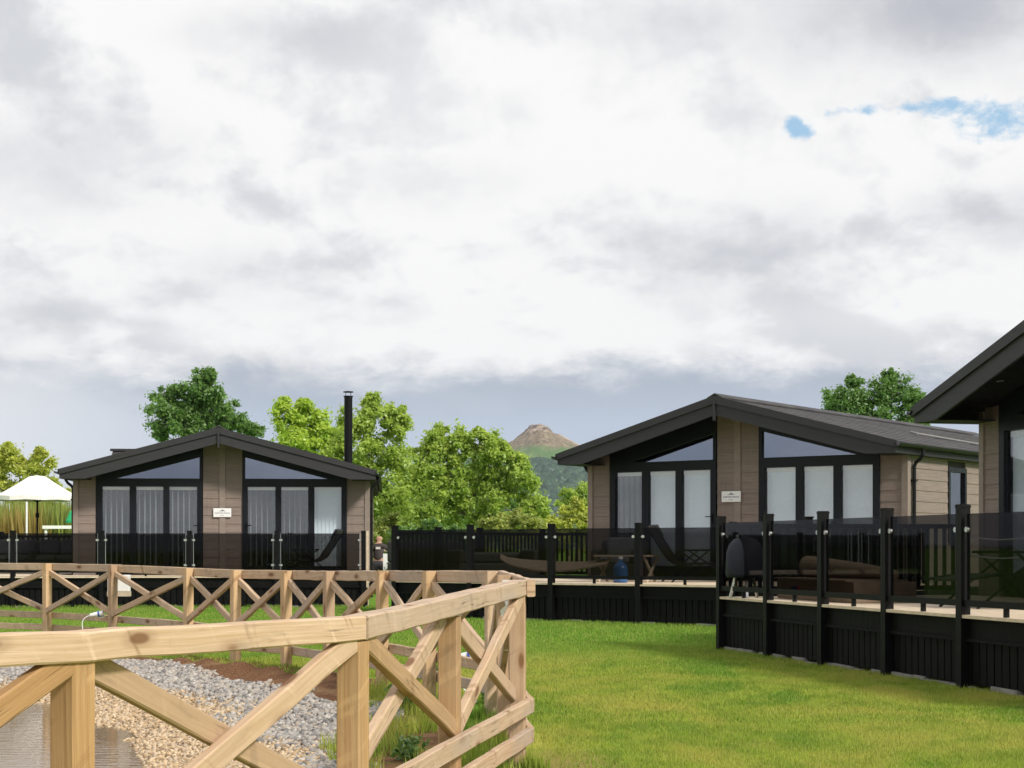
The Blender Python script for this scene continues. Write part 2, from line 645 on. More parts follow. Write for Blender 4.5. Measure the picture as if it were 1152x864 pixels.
def growth(lo, hi, step, far_lo, far_hi):
    a = list(np.arange(lo, hi + step * .5, step))
    s = step
    p = a[-1]
    while p < far_hi:
        s *= 1.35
        p += s
        a.append(p)
    s = step
    p = a[0]
    b = []
    while p > far_lo:
        s *= 1.35
        p -= s
        b.append(p)
    return np.array(b[::-1] + a)


def ground_mat():
    m, t, b = newmat('lawn and bank')
    pos = t.new('ShaderNodeNewGeometry').outputs['Position']
    za = t.new('ShaderNodeAttribute')
    za.attribute_name = 'tone'
    zone = za.outputs['Fac']
    c = grass_colour(t, pos)
    # soil and gravel bed inside the fence
    n1 = t.noise(pos, 2.2, 6, .65)
    n2 = t.noise(pos, 40, 4, .7)
    x, y, z = t.sep(pos)
    soil = t.mix(t.ramp(n2, .3, .7), (.105, .05, .026), (.24, .125, .065))
    soil = t.mix(t.ramp(n1, .5, .7), soil, (.30, .19, .10))
    k = t.ramp(t.m('ADD', t.m('ADD', zone, t.m('MULTIPLY', t.m('SUBTRACT', n1, .5), .5)), t.m('MULTIPLY', t.m('SUBTRACT', n2, .5), .35)), .45, .58)
    c = t.mix(k, c, soil)
    bed = t.mix(t.ramp(n2, .3, .7), (.26, .19, .11), (.44, .34, .22))
    kb = t.ramp(zone, 1.4, 1.7)
    c = t.mix(kb, c, bed)
    # worn bare patch outside the near corner of the fence
    px = t.m('SUBTRACT', x, .35)
    py = t.m('SUBTRACT', y, 9.6)
    dd = t.m('ADD', t.m('MULTIPLY', t.m('MULTIPLY', px, px), 5.0), t.m('MULTIPLY', t.m('MULTIPLY', py, py), .35))
    worn = t.ramp(t.m('ADD', dd, t.m('MULTIPLY', t.m('SUBTRACT', n1, .5), 1.2)), .2, 1.1, .75, 0)
    c = t.mix(worn, c, (.33, .22, .10))
    t.put(b.inputs['Base Color'], c)
    b.inputs['Roughness'].default_value = .95
    b.inputs['Specular IOR Level'].default_value = .1
    t.put(b.inputs['Normal'], t.bump(n2, .8, .03))
    return m


def grass_colour(t, pos):
    mp = t.new('ShaderNodeMapping')
    mp.inputs['Scale'].default_value = (1.0, .55, 1.0)
    t.put(mp.inputs[0], pos)
    a = t.noise(mp.outputs[0], .75, 5, .62, .4)
    b2 = t.noise(mp.outputs[0], 3.2, 5, .65)
    c3 = t.noise(pos, 17.0, 3, .6)
    c = t.mix(t.ramp(b2, .35, .65), (.185, .29, .027), (.315, .405, .05))
    c = t.mix(t.m('MULTIPLY', t.ramp(a, .46, .62), .85), c, (.43, .42, .085))
    c = t.mix(t.m('MULTIPLY', t.ramp(a, .34, .46, 1, 0), .85), c, (.105, .265, .02))
    c = t.mix(t.m('MULTIPLY', t.ramp(c3, .55, .75), .4), c, (.52, .43, .16))
    # fresher green further off, along the decks and beyond the pond fence
    x, y, z = t.sep(pos)
    far = t.ramp(t.m('ADD', y, t.m('MULTIPLY', t.m('SUBTRACT', a, .5), 6.0)), 17.0, 24.0)
    c = t.mix(t.m('MULTIPLY', far, .75), c, (.115, .285, .028))
    return c


M['ground'] = ground_mat()
gxs = growth(-12, 8, .12, -4000, 4000)
gys = growth(2.0, 30, .12, -400, 6500)
GX, GY = np.meshgrid(gxs, gys)
GZ = height(GX, GY)
nx, ny = len(gxs), len(gys)
idx = np.arange(nx * ny).reshape(ny, nx)
faces = np.stack([idx[:-1, :-1], idx[:-1, 1:], idx[1:, 1:], idx[1:, :-1]], -1).reshape(-1, 4)
ins = inside(RING, GX, GY)
df = dist(RING, GX, GY)
zone = np.where(ins, .25 + np.minimum(df, 2.0) * .9, .3 - .6 * df)
grow = ins & (GX > -1.35) & (GY < 15.5)
zone = np.where(grow, np.clip(zone, .45, .62), zone)
sx = soil_mask(GX, GY)
zone = np.where(sx > .25, np.maximum(zone, .75), zone)
zone = np.where(sx > .25, np.minimum(zone, 1.2), zone)
zone = np.clip(zone, -1, 2)
ground = np_mesh('ground', np.stack([GX, GY, GZ], -1).reshape(-1, 3), faces, 'ground', zone.ravel(), smooth=True)
tag(ground, kind='structure')

# water
m, t, b = newmat('pond water')
pos = t.new('ShaderNodeNewGeometry').outputs['Position']
mp = t.new('ShaderNodeMapping')
mp.inputs['Scale'].default_value = (1.0, 2.6, 1.0)
t.put(mp.inputs[0], pos)
n = t.noise(mp.outputs[0], 5.0, 3, .5)
b.inputs['Base Color'].default_value = (.20, .135, .075, 1)
b.inputs['Roughness'].default_value = .04
b.inputs['IOR'].default_value = 1.33
b.inputs['Specular IOR Level'].default_value = .34
b.inputs['Specular Tint'].default_value = (.95, .80, .62, 1)
t.put(b.inputs['Normal'], t.bump(n, .25, .012))
M['water'] = m
w = MB()
ring = [(float(x), float(y)) for x, y in POND]
cx, cy = POND.mean(0)
w.v = [(cx + (x - cx) * 1.06, cy + (y - cy) * 1.06, WATER_Z) for x, y in ring]
w.f = [tuple(range(len(ring)))]
tag(w.build('pond_water', 'water'), kind='structure')

# ------------------------------------------------------------------ stones
ICO = None


def ico():
    global ICO
    if ICO is None:
        bm = bmesh.new()
        bmesh.ops.create_icosphere(bm, subdivisions=1, radius=1)
        V = np.array([v.co[:] for v in bm.verts])
        Fc = np.array([[v.index for v in f.verts] for f in bm.faces])
        bm.free()
        ICO = (V, Fc)
    return ICO


def stone_mat(name, cols):
    m, t, b = newmat(name)
    a = t.new('ShaderNodeAttribute')
    a.attribute_name = 'tone'
    r = t.new('ShaderNodeValToRGB')
    r.color_ramp.elements[0].color = cols[0] + (1,)
    r.color_ramp.elements[1].color = cols[-1] + (1,)
    for i, c in enumerate(cols[1:-1]):
        e = r.color_ramp.elements.new((i + 1) / (len(cols) - 1))
        e.color = c + (1,)
    t.put(r.inputs[0], a.outputs['Fac'])
    pos = t.new('ShaderNodeNewGeometry').outputs['Position']
    n = t.noise(pos, 60, 4, .7)
    c = t.mix(t.m('MULTIPLY', t.ramp(n, .45, .75), .35), r.outputs[0], (.25, .22, .19))
    t.put(b.inputs['Base Color'], c)
    b.inputs['Roughness'].default_value = .85
    t.put(b.inputs['Normal'], t.bump(n, .3, .006))
    return m


M['stone_grey'] = stone_mat('grey crushed stone', [(.13, .12, .115), (.26, .245, .23), (.37, .345, .32), (.35, .29, .23), (.48, .455, .42)])
M['stone_tan'] = stone_mat('tan shingle', [(.19, .125, .07), (.39, .27, .15), (.54, .39, .23), (.60, .46, .30), (.40, .32, .24)])


def stones(name, X, Y, smin, smax, mat):
    V, Fc = ico()
    n = len(X)
    Z = height(X, Y)
    s = smin + (smax - smin) * RNG.random(n) ** 2.2
    jit = 1 + .42 * (RNG.random((n, len(V))) - .5) * 2
    P = V[None] * jit[..., None] * (s[:, None] * np.stack([np.ones(n), .7 + .3 * RNG.random(n), .5 + .3 * RNG.random(n)], -1))[:, None, :]
    a = RNG.random(n) * 6.283
    ca, sa = np.cos(a), np.sin(a)
    tl = (RNG.random(n) - .5) * 1.0
    x = P[..., 0] * ca[:, None] - P[..., 1] * sa[:, None]
    y = P[..., 0] * sa[:, None] + P[..., 1] * ca[:, None]
    z = P[..., 2] + x * tl[:, None]
    P = np.stack([x + X[:, None], y + Y[:, None], z + (Z + s * .25 * RNG.random(n))[:, None]], -1)
    fs = Fc[None] + (np.arange(n) * len(V))[:, None, None]
    tone = np.repeat(RNG.random(n), len(V))
    return np_mesh(name, P.reshape(-1, 3), fs.reshape(-1, 3), mat, tone)


def scatter(n, x0, x1, y0, y1):
    X = x0 + (x1 - x0) * RNG.random(n)
    Y = y0 + (y1 - y0) * RNG.random(n)
    return X, Y


X, Y = scatter(230000, -8.5, -.5, 7.0, 21.5)
ok = inside(RING, X, Y) & ~inside(POND, X, Y)
dfr, dpd = dist(RING, X, Y), dist(POND, X, Y)
edge = .55 + .3 * np.sin(X * 2.1) * np.cos(Y * 1.3)
ok &= (dfr > edge) & (soil_mask(X, Y) < .33 + .2 * RNG.random(len(X))) & (X < -1.05 + .25 * np.sin(Y * 2))
ok &= np.abs(X / Y + .11) < .225
tan = ok & (dpd < .85 + .5 * RNG.random(len(X)) + .25 * np.sin(Y * 1.9 + X))
grey = ok & ~tan
keep_t = tan & (RNG.random(len(X)) < .98)
tag(stones('shingle_pebbles', X[keep_t], Y[keep_t], .010, .030, 'stone_tan'), 'tan shingle along the edge of the pond water', 'shingle', kind='stuff')
keep_g = grey & (RNG.random(len(X)) < .8)
tag(stones('gravel_stones', X[keep_g], Y[keep_g], .013, .042, 'stone_grey'), 'loose grey crushed stones on the pond bank', 'gravel', kind='stuff')

# ------------------------------------------------------------------ lawn blades


def blade_mat():
    m = bpy.data.materials.new('grass blade')
    m.use_nodes = True
    t = NT(m.node_tree)
    t.n.clear()
    out = t.new('ShaderNodeOutputMaterial')
    pos = t.new('ShaderNodeNewGeometry').outputs['Position']
    a = t.new('ShaderNodeAttribute')
    a.attribute_name = 'tone'
    c = grass_colour(t, pos)
    c = t.mix(t.m('MULTIPLY', t.m('POWER', a.outputs['Fac'], 2.0), .65), c, (.46, .45, .15))
    c = t.mix(t.ramp(a.outputs['Fac'], .0, .18, .45, 0), c, (.07, .15, .02))
    d = t.new('ShaderNodeBsdfDiffuse')
    t.put(d.inputs[0], c)
    tl = t.new('ShaderNodeBsdfTranslucent')
    t.put(tl.inputs[0], c)
    mx = t.new('ShaderNodeMixShader')
    mx.inputs[0].default_value = .3
    t.l.new(d.outputs[0], mx.inputs[1])
    t.l.new(tl.outputs[0], mx.inputs[2])
    t.l.new(mx.outputs[0], out.inputs[0])
    return m


M['blade'] = blade_mat()


def blades(X, Y, w, h, name, mat, lean=.5):
    n = len(X)
    Z = height(X, Y)
    a = RNG.random(n) * 6.283
    hh = h * (.5 + RNG.random(n))
    dx, dy = np.cos(a) * w * .5, np.sin(a) * w * .5
    la = RNG.random(n) * 6.283
    lx, ly = np.cos(la) * hh * lean * RNG.random(n), np.sin(la) * hh * lean * RNG.random(n)
    P = np.stack([np.stack([X - dx, Y - dy, Z - .003], -1), np.stack([X + dx, Y + dy, Z - .003], -1),
                  np.stack([X + lx, Y + ly, Z + hh], -1)], 1)
    return P.reshape(-1, 3), np.arange(n * 3).reshape(-1, 3), np.repeat(RNG.random(n), 3)


PV, PF, PT = [], [], []


def add_blades(X, Y, w, h):
    global PV
    v, f, tn = blades(X, Y, w, h, '', '')
    PV.append(v)
    PF.append(f + sum(len(q) for q in PV[:-1]))
    PT.append(tn)


def lawn_ok(X, Y):
    o = ~inside(RING, X, Y) | ((dist(RING, X, Y) < .3))
    o &= ~((dist(RING, X, Y) < .28) & (RNG.random(len(X)) < .6))
    d3 = ((X - 2.72) * .966 + (Y - 21.4) * .26)      # not under the right deck
    o &= ~((d3 > .03) & ((X - 2.72) * .26 - (Y - 21.4) * .966 > 0))
    s2 = (X - 2.08) * .8018 - (Y - 28.57) * .5976
    t2 = (X - 2.08) * .5976 + (Y - 28.57) * .8018
    o &= ~((t2 > .03) & (s2 > -5.4))
    bare = np.exp(-((X - .35) ** 2 * 5 + (Y - 9.6) ** 2 * .35))
    o &= RNG.random(len(X)) > bare * .85
    return o


for y0, y1, dens, bw, bh in ((6.5, 12.5, 10500, .006, .022), (12.5, 17, 6000, .009, .024), (17, 23, 2800, .013, .028), (23, 37.5, 950, .022, .034)):
    x0, x1 = (-1.3, 5.2) if y1 < 20 else ((-7.0, 4.6) if y1 < 30 else (-13.0, 5.6))
    n_ = int(dens * (x1 - x0) * (y1 - y0))
    X, Y = scatter(n_, x0, x1, y0, y1)
    ok = lawn_ok(X, Y) & (np.abs(X / Y) < .33)
    add_blades(X[ok], Y[ok], bw, bh)
# ragged uncut edges along the deck skirts and round the fence posts
def fringe(a, b, n, off, w, h):
    u = RNG.random(n)
    X = a[0] + (b[0] - a[0]) * u + off[0] * RNG.random(n) ** 2
    Y = a[1] + (b[1] - a[1]) * u + off[1] * RNG.random(n) ** 2
    k = np.sin(X * 7.3 + Y * 4.1) * np.sin(X * 2.9 - Y * 3.3) + RNG.random(n) * .9 > .25
    add_blades(X[k], Y[k], w, h)


fringe((2.72, 21.4), (5.06, 12.7), 4200, (-.14, -.04), .010, .042)
fringe((-2.25, 31.8), (4.3, 26.9), 4500, (-.08, -.12), .014, .05)
fringe((-13, 35.9), (-3.3, 36.6), 7000, (0, -.15), .018, .07)
for fx, fy, fz in FP[8:14]:
    fringe((fx - .1, fy), (fx + .1, fy), 420, (.12, -.10), .008, .085)
    fringe((fx - .1, fy), (fx + .1, fy), 260, (-.12, .10), .008, .085)
# long unmown grass inside the near corner of the fence
X, Y = scatter(16000, -1.6, .1, 8.5, 15.5)
cl = np.sin(X * 5.1 + Y * 2.2) * np.sin(Y * 3.3 - X) > .05
ok = inside(RING, X, Y) & cl & (X > -1.25 + .2 * np.sin(Y * 2))
add_blades(X[ok], Y[ok], .011, .11)
lawn = np_mesh('lawn_grass', np.concatenate(PV), np.concatenate(PF), 'blade', np.concatenate(PT))
tag(lawn, 'short mown green lawn with yellowed patches', 'grass', kind='stuff')

# ------------------------------------------------------------------ pond fence
fence = empty('pond_fence', (FP[11][0], FP[11][1], 0))
tag(fence, 'new timber cross braced fence ringing the gravelled pond in the foreground', 'fence')
OFF = (FP[11][0], FP[11][1], 0)
cen = Vector((-4.5, 13.0, 0))
PW = .098
for i, (x, y, z) in enumerate(FP):
    gz = float(height(np.array([x]), np.array([y]))[0])
    near = i >= 11
    a0, a1 = FP[max(i - 1, 0)], FP[min(i + 1, len(FP) - 1)]
    ang = math.atan2(a1[1] - a0[1], a1[0] - a0[0])
    up = Vector((math.cos(ang), math.sin(ang), 0))
    top = z - (.10 if i >= 11 else .004)
    timber('post', (x, y, gz - .4), (x, y, top), PW, PW, 'shaded_gold_wood' if (i >= 10 or i % 4 == 2) else 'straw_wood', fence, OFF, up=up, jitter=.0015, n=3)  # near posts have the beam's shade in their timber colour

for i in range(len(FP) - 1):
    A = Vector(FP[i])
    B = Vector(FP[i + 1])
    az, bz = A.z, B.z
    A0, B0 = Vector((A.x, A.y, 0)), Vector((B.x, B.y, 0))
    d = (B0 - A0).normalized()
    nrm = Vector((-d.y, d.x, 0))           # left of travel = outward (ring runs clockwise seen from above)
    if nrm.dot((A0 + B0) / 2 - cen) < 0:
        nrm = -nrm
    over = .05
    near = i >= 11
    Z = Vector((0, 0, 1))
    o = nrm * (PW / 2 + .028)
    if i in (12, 14):                       # long beams run on over these posts
        pass
    elif near:                              # beam lies on the post heads
        if i in (11, 13):
            B = Vector(FP[i + 2])
            bz = B.z
            B0 = Vector((B.x, B.y, 0))
        oo = nrm * .012
        timber('top_rail', A0 + oo - d * .0 + Z * (az - .05), B0 + oo + d * .0 + Z * (bz - .05), .10, .094, 'fence_wood', fence, OFF, n=14, jitter=.003)
        B = Vector(FP[i + 1])
        bz = B.z
        B0 = Vector((B.x, B.y, 0))
    else:
        timber('top_rail', A0 + o * 1.02 - d * over + Z * (az - .052), B0 + o * 1.02 + d * over + Z * (bz - .052), .05, .10, 'fence_wood', fence, OFF)
    for zz, hh in ((.385, .09), (.21, .09)):
        timber('lower_rail', A0 + o - d * (over - .004 * i) + Z * (zz), B0 + o + d * (over - .004 * i) + Z * (zz), .045, hh, 'fence_wood', fence, OFF)
    if near or i in (9, 10):                # screw heads where rails meet posts
        for E0, sg, ez in ((A0, 1, az), (B0, -1, bz)):
            for zz, ofs in ((.41, .0505), (.36, .0505), (.235, .0505), (.185, .0505)):
                p = E0 + d * sg * .02 + nrm * (PW / 2 + .028 + .0215) + Z * zz
                MB().tube([p, p + nrm * .003], .0055, 8).build('screw', 'steel', fence, off=OFF)
    # two crossing braces between the posts
    L = (B0 - A0).length
    zt, zb = (-.095 if near else -.13), (.455 if i < 13 else .36)
    k = .045 / L
    bo = -.024 if i == 12 else .024
    hw = .085 if near else .075
    a_t, b_t = A0.lerp(B0, k) + Z * (az + zt), A0.lerp(B0, 1 - k) + Z * (bz + zt)
    a_b, b_b = A0.lerp(B0, k) + Z * zb, A0.lerp(B0, 1 - k) + Z * zb
    timber('brace', a_t + nrm * bo, b_b + nrm * bo, .044, hw, 'shaded_gold_wood' if i == 14 else 'fence_wood', fence, OFF)  # darker timber here puts the shade below the rail into the brace colour
    timber('brace', b_t - nrm * bo, a_b - nrm * bo, .044, hw, 'shaded_gold_wood' if i in (12, 13) else 'fence_wood', fence, OFF)  # likewise, rail shade put into the colour of the darker near braces

# ------------------------------------------------------------------ lodges
HW, EAVE, P = 3.43, 3.61, .267
APEX = 4.08


def zt(x):
    return APEX - P * abs(x)


def make_lodge(name, loc, rz, label, pale=(), depth=12.0, flue=False, side_window=None, extra=None):
    root = empty(name, loc, rz)
    tag(root, label, 'lodge', 'single storey lodges with glazed gables')
    # ---- cladding: lapped boards
    w = MB()
    segs = [(-3.345, -2.94), (-.452, -.07), (.07, .462), (2.92, 3.345)]
    z = .5
    while z < 3.84:
        for x0, x1 in segs:
            zz1 = min(z + .2, zt(max(abs(x0), abs(x1))) - .06)
            if zz1 > z + .02:
                w.prism([(-.024, z), (-.012, zz1), (.03, zz1), (.03, z)],
                        lambda p, k, x0=x0: (x0 + k, p[0], p[1]), x1 - x0)
        for sx in (-1, 1):
            if z < 2.95:
                y0 = .09
                spans = [(y0, depth)]
                if side_window and sx == 1:
                    spans = []
                    ys = y0
                    for (wa, wb, za, zb) in side_window:
                        if z + .2 > za and z < zb:
                            spans.append((ys, wa))
                            ys = wb
                    spans.append((ys, depth))
                for (ya, yb) in spans:
                    w.prism([(HW + .024, z), (HW + .012, z + .2), (HW - .03, z + .2), (HW - .03, z)],
                            lambda p, k, ya=ya, sx=sx: (sx * p[0], ya + k, p[1]), yb - ya)
        z += .2
    wall = w.build('wall', 'siding', root)
    # backing shell: sides, back, base
    s = MB()
    s.box(-HW + .06, -2.90, .035, .12, .5, 3.0)
    s.box(-.47, .47, .035, .12, .5, 3.8)
    s.box(2.90, HW - .06, .035, .12, .5, 3.0)
    for sx in (-1, 1):
        x0, x1 = sorted((sx * (HW - .032), sx * (HW - .10)))
        ys = .03
        if side_window and sx == 1:
            for (wa, wb, za, zb) in side_window:
                s.box(x0, x1, ys, wa, .45, 3.1)
                s.box(x0, x1, wa, wb, .45, za)
                s.box(x0, x1, wa, wb, zb, 3.1)
                ys = wb
        s.box(x0, x1, ys, depth, .45, 3.1)
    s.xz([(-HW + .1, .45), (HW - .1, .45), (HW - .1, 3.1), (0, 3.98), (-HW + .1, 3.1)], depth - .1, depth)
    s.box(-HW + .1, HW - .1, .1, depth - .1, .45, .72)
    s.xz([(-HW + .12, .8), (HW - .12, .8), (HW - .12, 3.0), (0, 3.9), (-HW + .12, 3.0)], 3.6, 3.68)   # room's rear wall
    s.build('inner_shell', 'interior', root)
    for sx in (-1, 1):
        MB().box(*sorted((sx * 3.345, sx * 3.462)), -.042, .085, .5, 3.07).build('corner_trim', 'trim', root)
    MB().box(-.07, .07, -.042, .03, .5, 3.86).build('centre_trim', 'trim', root)
    pl = MB()
    pl.box(-HW, HW, .0, depth, .06, .5)
    pl.build('plinth', 'black_wood', root)
    # ---- glazed screens
    for sx in (-1, 1):
        fr = MB()
        ed = [.465, .59, 1.24, 1.375, 2.01, 2.155, 2.79, 2.92]

        def bx(x0, x1, z0, z1, y0=-.05, y1=.07):
            a, b = sorted((sx * x0, sx * x1))
            fr.box(a, b, y0, y1, z0, z1)
        bx(.465, .59, .72, 2.775)
        bx(1.24, 1.375, .72, 2.775)
        bx(2.01, 2.155, .72, 2.775)
        bx(2.79, 2.92, .72, 2.775)
        for a, b in ((.59, 1.24), (1.375, 2.01), (2.155, 2.79)):
            bx(a, b, .72, .88)
        bx(.465, 2.92, 2.775, 2.965, -.053, .073)
        bx(.465, .53, 2.965, zt(.53) - .10)
        # raking head above the gable light and the filled toe
        pts = [(.53, 3.47), (2.47, 2.965), (2.92, 2.965), (2.92, zt(2.92) - .10), (.53, zt(.53) - .10)]
        fr.xz([(sx * a, b) for a, b in pts], -.05, .07)
        f_ = fr.build('window_frame', 'frame', root)
        g = MB()
        g.xz([(sx * .53, 2.965), (sx * 2.47, 2.965), (sx * .53, 3.47)], .0, .006)
        g.build('gable_pane', 'transom_glass', root)
        for j, (a, b) in enumerate(((.59, 1.24), (1.375, 2.01), (2.155, 2.79))):
            x0, x1 = sorted((sx * a, sx * b))
            MB().box(x0, x1, .0, .006, .88, 2.775).build('pane', 'window_glass', f_)
            key = (sx, j)
            is_pale = key in pale
            bl = MB()
            nsl = 7 if is_pale else 5
            for q in range(nsl):
                xc = x0 + (x1 - x0) * (q + .5) / nsl
                ang = R(12) if is_pale else R(82 + 3 * math.sin(q * 3 + j))
                hw = .055 if is_pale else .05
                if key in ((-1, 2),) and name == 'lodge_open':
                    ang = R(80)
                bl.obox(Vector((xc, .10, 1.80)), Vector((math.cos(ang) * hw, math.sin(ang) * hw, 0)), Vector((-math.sin(ang), math.cos(ang), 0)) * .001, Vector((0, 0, .90)))
            o = bl.build('blind', 'blind' if is_pale else 'blind_grey', root)
            MB().box(x0, x1, .05, .15, 2.70, 2.77).build('headrail', 'white', o)
        # lever handle on the door next to the pier
        h = MB()
        hx = sx * .545
        h.box(*sorted((hx - .012, hx + .012)), -.075, -.05, 1.72, 1.92)
        h.bar((hx, -.09, 1.86), (hx + sx * .13 if sx < 0 else hx + .13, -.09, 1.86), .018, .018)
        h.build('handle', 'black', f_)
    # ---- roof
    OV = -.9
    LEN = depth + .3
    rf = MB()
    ncr = 13
    for sx in (-1, 1):
        for c in range(ncr):
            xa, xb = EAVE * (1 - c / ncr), EAVE * (1 - (c + 1) / ncr)
            pts = [(sx * xa, zt(xa) + .018), (sx * xb, zt(xb) + .004), (sx * xb, zt(xb) - .05), (sx * xa, zt(xa) - .05)]
            rf.xz(pts, OV + .02, LEN)
    roof = rf.build('roof', 'tile', root)
    so = MB()
    for sx in (-1, 1):
        so.xz([(sx * 3.06, zt(3.06) - .06), (0, zt(0) - .06), (0, zt(0) - .12), (sx * 3.06, zt(3.06) - .12)], OV + .08, .0)
        for k in range(24):                       # tongue and groove boards running across the gable
            y = OV + .09 + k * .034
            if y < -.03:
                so.xz([(sx * 3.06, zt(3.06) - .12), (0, zt(0) - .12), (0, zt(0) - .13), (sx * 3.06, zt(3.06) - .13)], y, y + .026)
        so.box(*sorted((sx * 3.04, sx * 3.58)), OV + .06, LEN, 2.925, 2.94)
    so.build('soffit', 'soffit', roof)
    rc = MB()
    rc.xz([(-.16, zt(.16) + .022), (0, APEX + .055), (.16, zt(.16) + .022), (.16, zt(.16) + .045), (0, APEX + .08), (-.16, zt(.16) + .045)], OV - .02, LEN)
    rc.build('ridge_cap', 'tile', roof)
    for sx in (-1, 1):
        bg = MB()
        bg.xz([(0, APEX - .10), (sx * EAVE, zt(EAVE) - .10), (sx * EAVE, 2.92), (sx * 3.03, 2.92), (0, APEX - .335)], OV - .005, OV + .03)
        bg.build('bargeboard', 'barge', roof)
        bg = MB()
        bg.xz([(0, APEX + .03), (sx * (EAVE + .03), zt(EAVE) + .02), (sx * (EAVE + .03), zt(EAVE) - .105), (0, APEX - .115)], OV - .04, OV + .02)
        bg.build('verge_trim', 'barge', roof)
        fa = MB()
        fa.box(*sorted((sx * 3.575, sx * 3.60)), OV + .03, LEN, 2.92, zt(EAVE) - .03)
        fa.build('fascia', 'fascia_grey', roof)
        gt = MB()
        n = 8
        prof = [(sx * (3.665 + .062 * math.cos(math.pi + math.pi * k / n)), 3.09 + .062 * math.sin(math.pi + math.pi * k / n)) for k in range(n + 1)]
        inner = [(sx * (3.665 + .052 * math.cos(math.pi + math.pi * k / n)), 3.09 + .052 * math.sin(math.pi + math.pi * k / n)) for k in range(n + 1)][::-1]
        gt.xz(prof + inner, OV - .06, LEN)
        gutter = gt.build('gutter', 'gutter', roof)
        y = .16
        dp = MB()
        dp.tube([(sx * 3.665, y, 3.05), (sx * 3.665, y, 2.93), (sx * 3.62, y, 2.86), (sx * 3.53, y, 2.79), (sx * 3.50, y, 2.72), (sx * 3.50, y, .15)], .034, 10)
        for zz in (2.45, 1.4):
            dp.box(*sorted((sx * 3.45, sx * 3.545)), y - .05, y + .05, zz, zz + .035)
        dp.build('downpipe', 'gutter', root, smooth=False)
    MB().box(-.02, .02, OV - .055, OV + .01, APEX - .44, APEX - .02).build('finial', 'barge', roof)
    for x in (-2.2, -.75, .75, 2.2):
        d_ = MB().lathe([(.045, 0), (.055, .004), (.055, .012)], (x, -.42, zt(x) - .144), 14)
        d_.build('downlight', 'steel', roof)
    if side_window:
        for (wa, wb, za, zb) in side_window:
            f2 = MB()
            for (a, b, c, d) in ((wa, wa + .08, za, zb), (wb - .08, wb, za, zb), (wa + .08, wb - .08, za, za + .09), (wa + .08, wb - .08, zb - .09, zb)):
                f2.box(HW - .06, HW + .045, a, b, c, d)
            fo = f2.build('window_frame', 'frame', root)
            MB().box(HW - .01, HW - .004, wa + .08, wb - .08, za + .09, zb - .09).build('pane', 'window_glass', fo)
    if extra:
        extra(root, roof)
    return root


def flue_extra(root, roof):
    f = MB()
    f.lathe([(.13, 3.12), (.15, 3.30), (.112, 3.36), (.10, 3.40), (.10, 5.0), (.115, 5.0), (.115, 5.03), (.10, 5.03)], (2.93, 1.0, 0), 18)
    o = f.build('flue', 'black', roof, smooth=False)
    c = MB()
    for k in range(4):
        a = R(45 + 90 * k)
        c.bar((2.93 + .085 * math.cos(a), 1 + .085 * math.sin(a), 5.03), (2.93 + .085 * math.cos(a), 1 + .085 * math.sin(a), 5.12), .012, .012)
    c.lathe([(.125, 5.115), (.13, 5.12), (.125, 5.135), (.02, 5.15)], (2.93, 1.0, 0), 18)
    c.build('rain_cap', 'black', o)
    d = MB()                                   # small ridge of the porch at the far side
    d.prism([(2.6, 3.05), (5.6, 3.05), (4.1, 3.85)], lambda p, k: (-2.2 - k, p[0], p[1]), 1.02)
    d.build('porch_roof', 'tile', roof)
    d = MB()
    d.bar((-2.15, 4.1, 3.87), (-3.28, 4.1, 3.87), .18, .06)
    d.build('ridge_cap', 'barge', roof)


def flash_extra(root, roof):
    d = MB()
    d.bar((2.05, 3.4, zt(2.05) + .05), (2.75, 6.6, zt(2.75) + .05), .055, .03)
    d.bar((2.05, 3.4, zt(2.05) + .055), (2.25, 3.3, zt(2.25) + .055), .05, .03)
    d.build('flashing', 'flash', roof)


R1, R2, R3 = R(4.3), R(-36.7), R(-77.5)
L1 = make_lodge('lodge', (-6.83, 38.8, 0), R1, 'leftmost brown lodge with a tall black flue pipe on its roof', pale={(1, 2)}, depth=11.0, extra=flue_extra)
L2 = make_lodge('lodge', (4.348, 31.6, .08), R2, 'middle brown lodge whose gable and sunlit side wall both show', pale={(-1, 0), (-1, 1), (1, 0), (1, 1), (1, 2)},
                side_window=[(1.86, 2.75, 1.35, 2.78)], extra=flash_extra)
L3 = make_lodge('lodge', (6.3 + 3.43 * .216, 22 - 3.43 * .976, .08), R3, 'nearest lodge cut off by the right edge, only its roof corner in view',
                pale={(-1, 0), (-1, 1), (-1, 2), (1, 0), (1, 1), (1, 2)}, depth=9.0)


def plate(lodge_loc, rz, x, zc, label):
    c, s = math.cos(rz), math.sin(rz)
    p = Vector(lodge_loc) + Vector((c * x + s * .05, s * x - c * .05, zc))
    o = empty('name_plate', p, rz)
    tag(o, label, 'sign', 'white name plates on the lodge fronts')
    MB().box(-.21, .21, -.018, 0, -.105, .105).build('panel', 'white', o, bevel=.012)
    e = MB()                                   # peak emblem, a line of lettering, a short line below
    e.xz([(-.085, .035), (-.03, .052), (0, .078), (.035, .056), (.09, .035)], -.021, -.0185)
    for k in range(15):
        wd = .0085 if k % 4 else .006
        xx = -.165 + k * .0235
        hh = .02 if k % 3 else .026
        e.box(xx - wd, xx + wd, -.021, -.0185, -.018, -.018 + hh)
    for k in range(6):
        e.box(-.045 + k * .016 - .005, -.045 + k * .016 + .005, -.021, -.0185, -.066, -.054)
    e.build('lettering', 'ink', o)
    return o


plate((-6.83, 38.8, 0), R1, 0, 2.16, 'small white name plate on the front pier of the leftmost lodge')
plate((4.348, 31.6, .08), R2, -.12, 2.24, 'small white name plate on the front pier of the middle lodge')

# ------------------------------------------------------------------ decks
ZD = .70


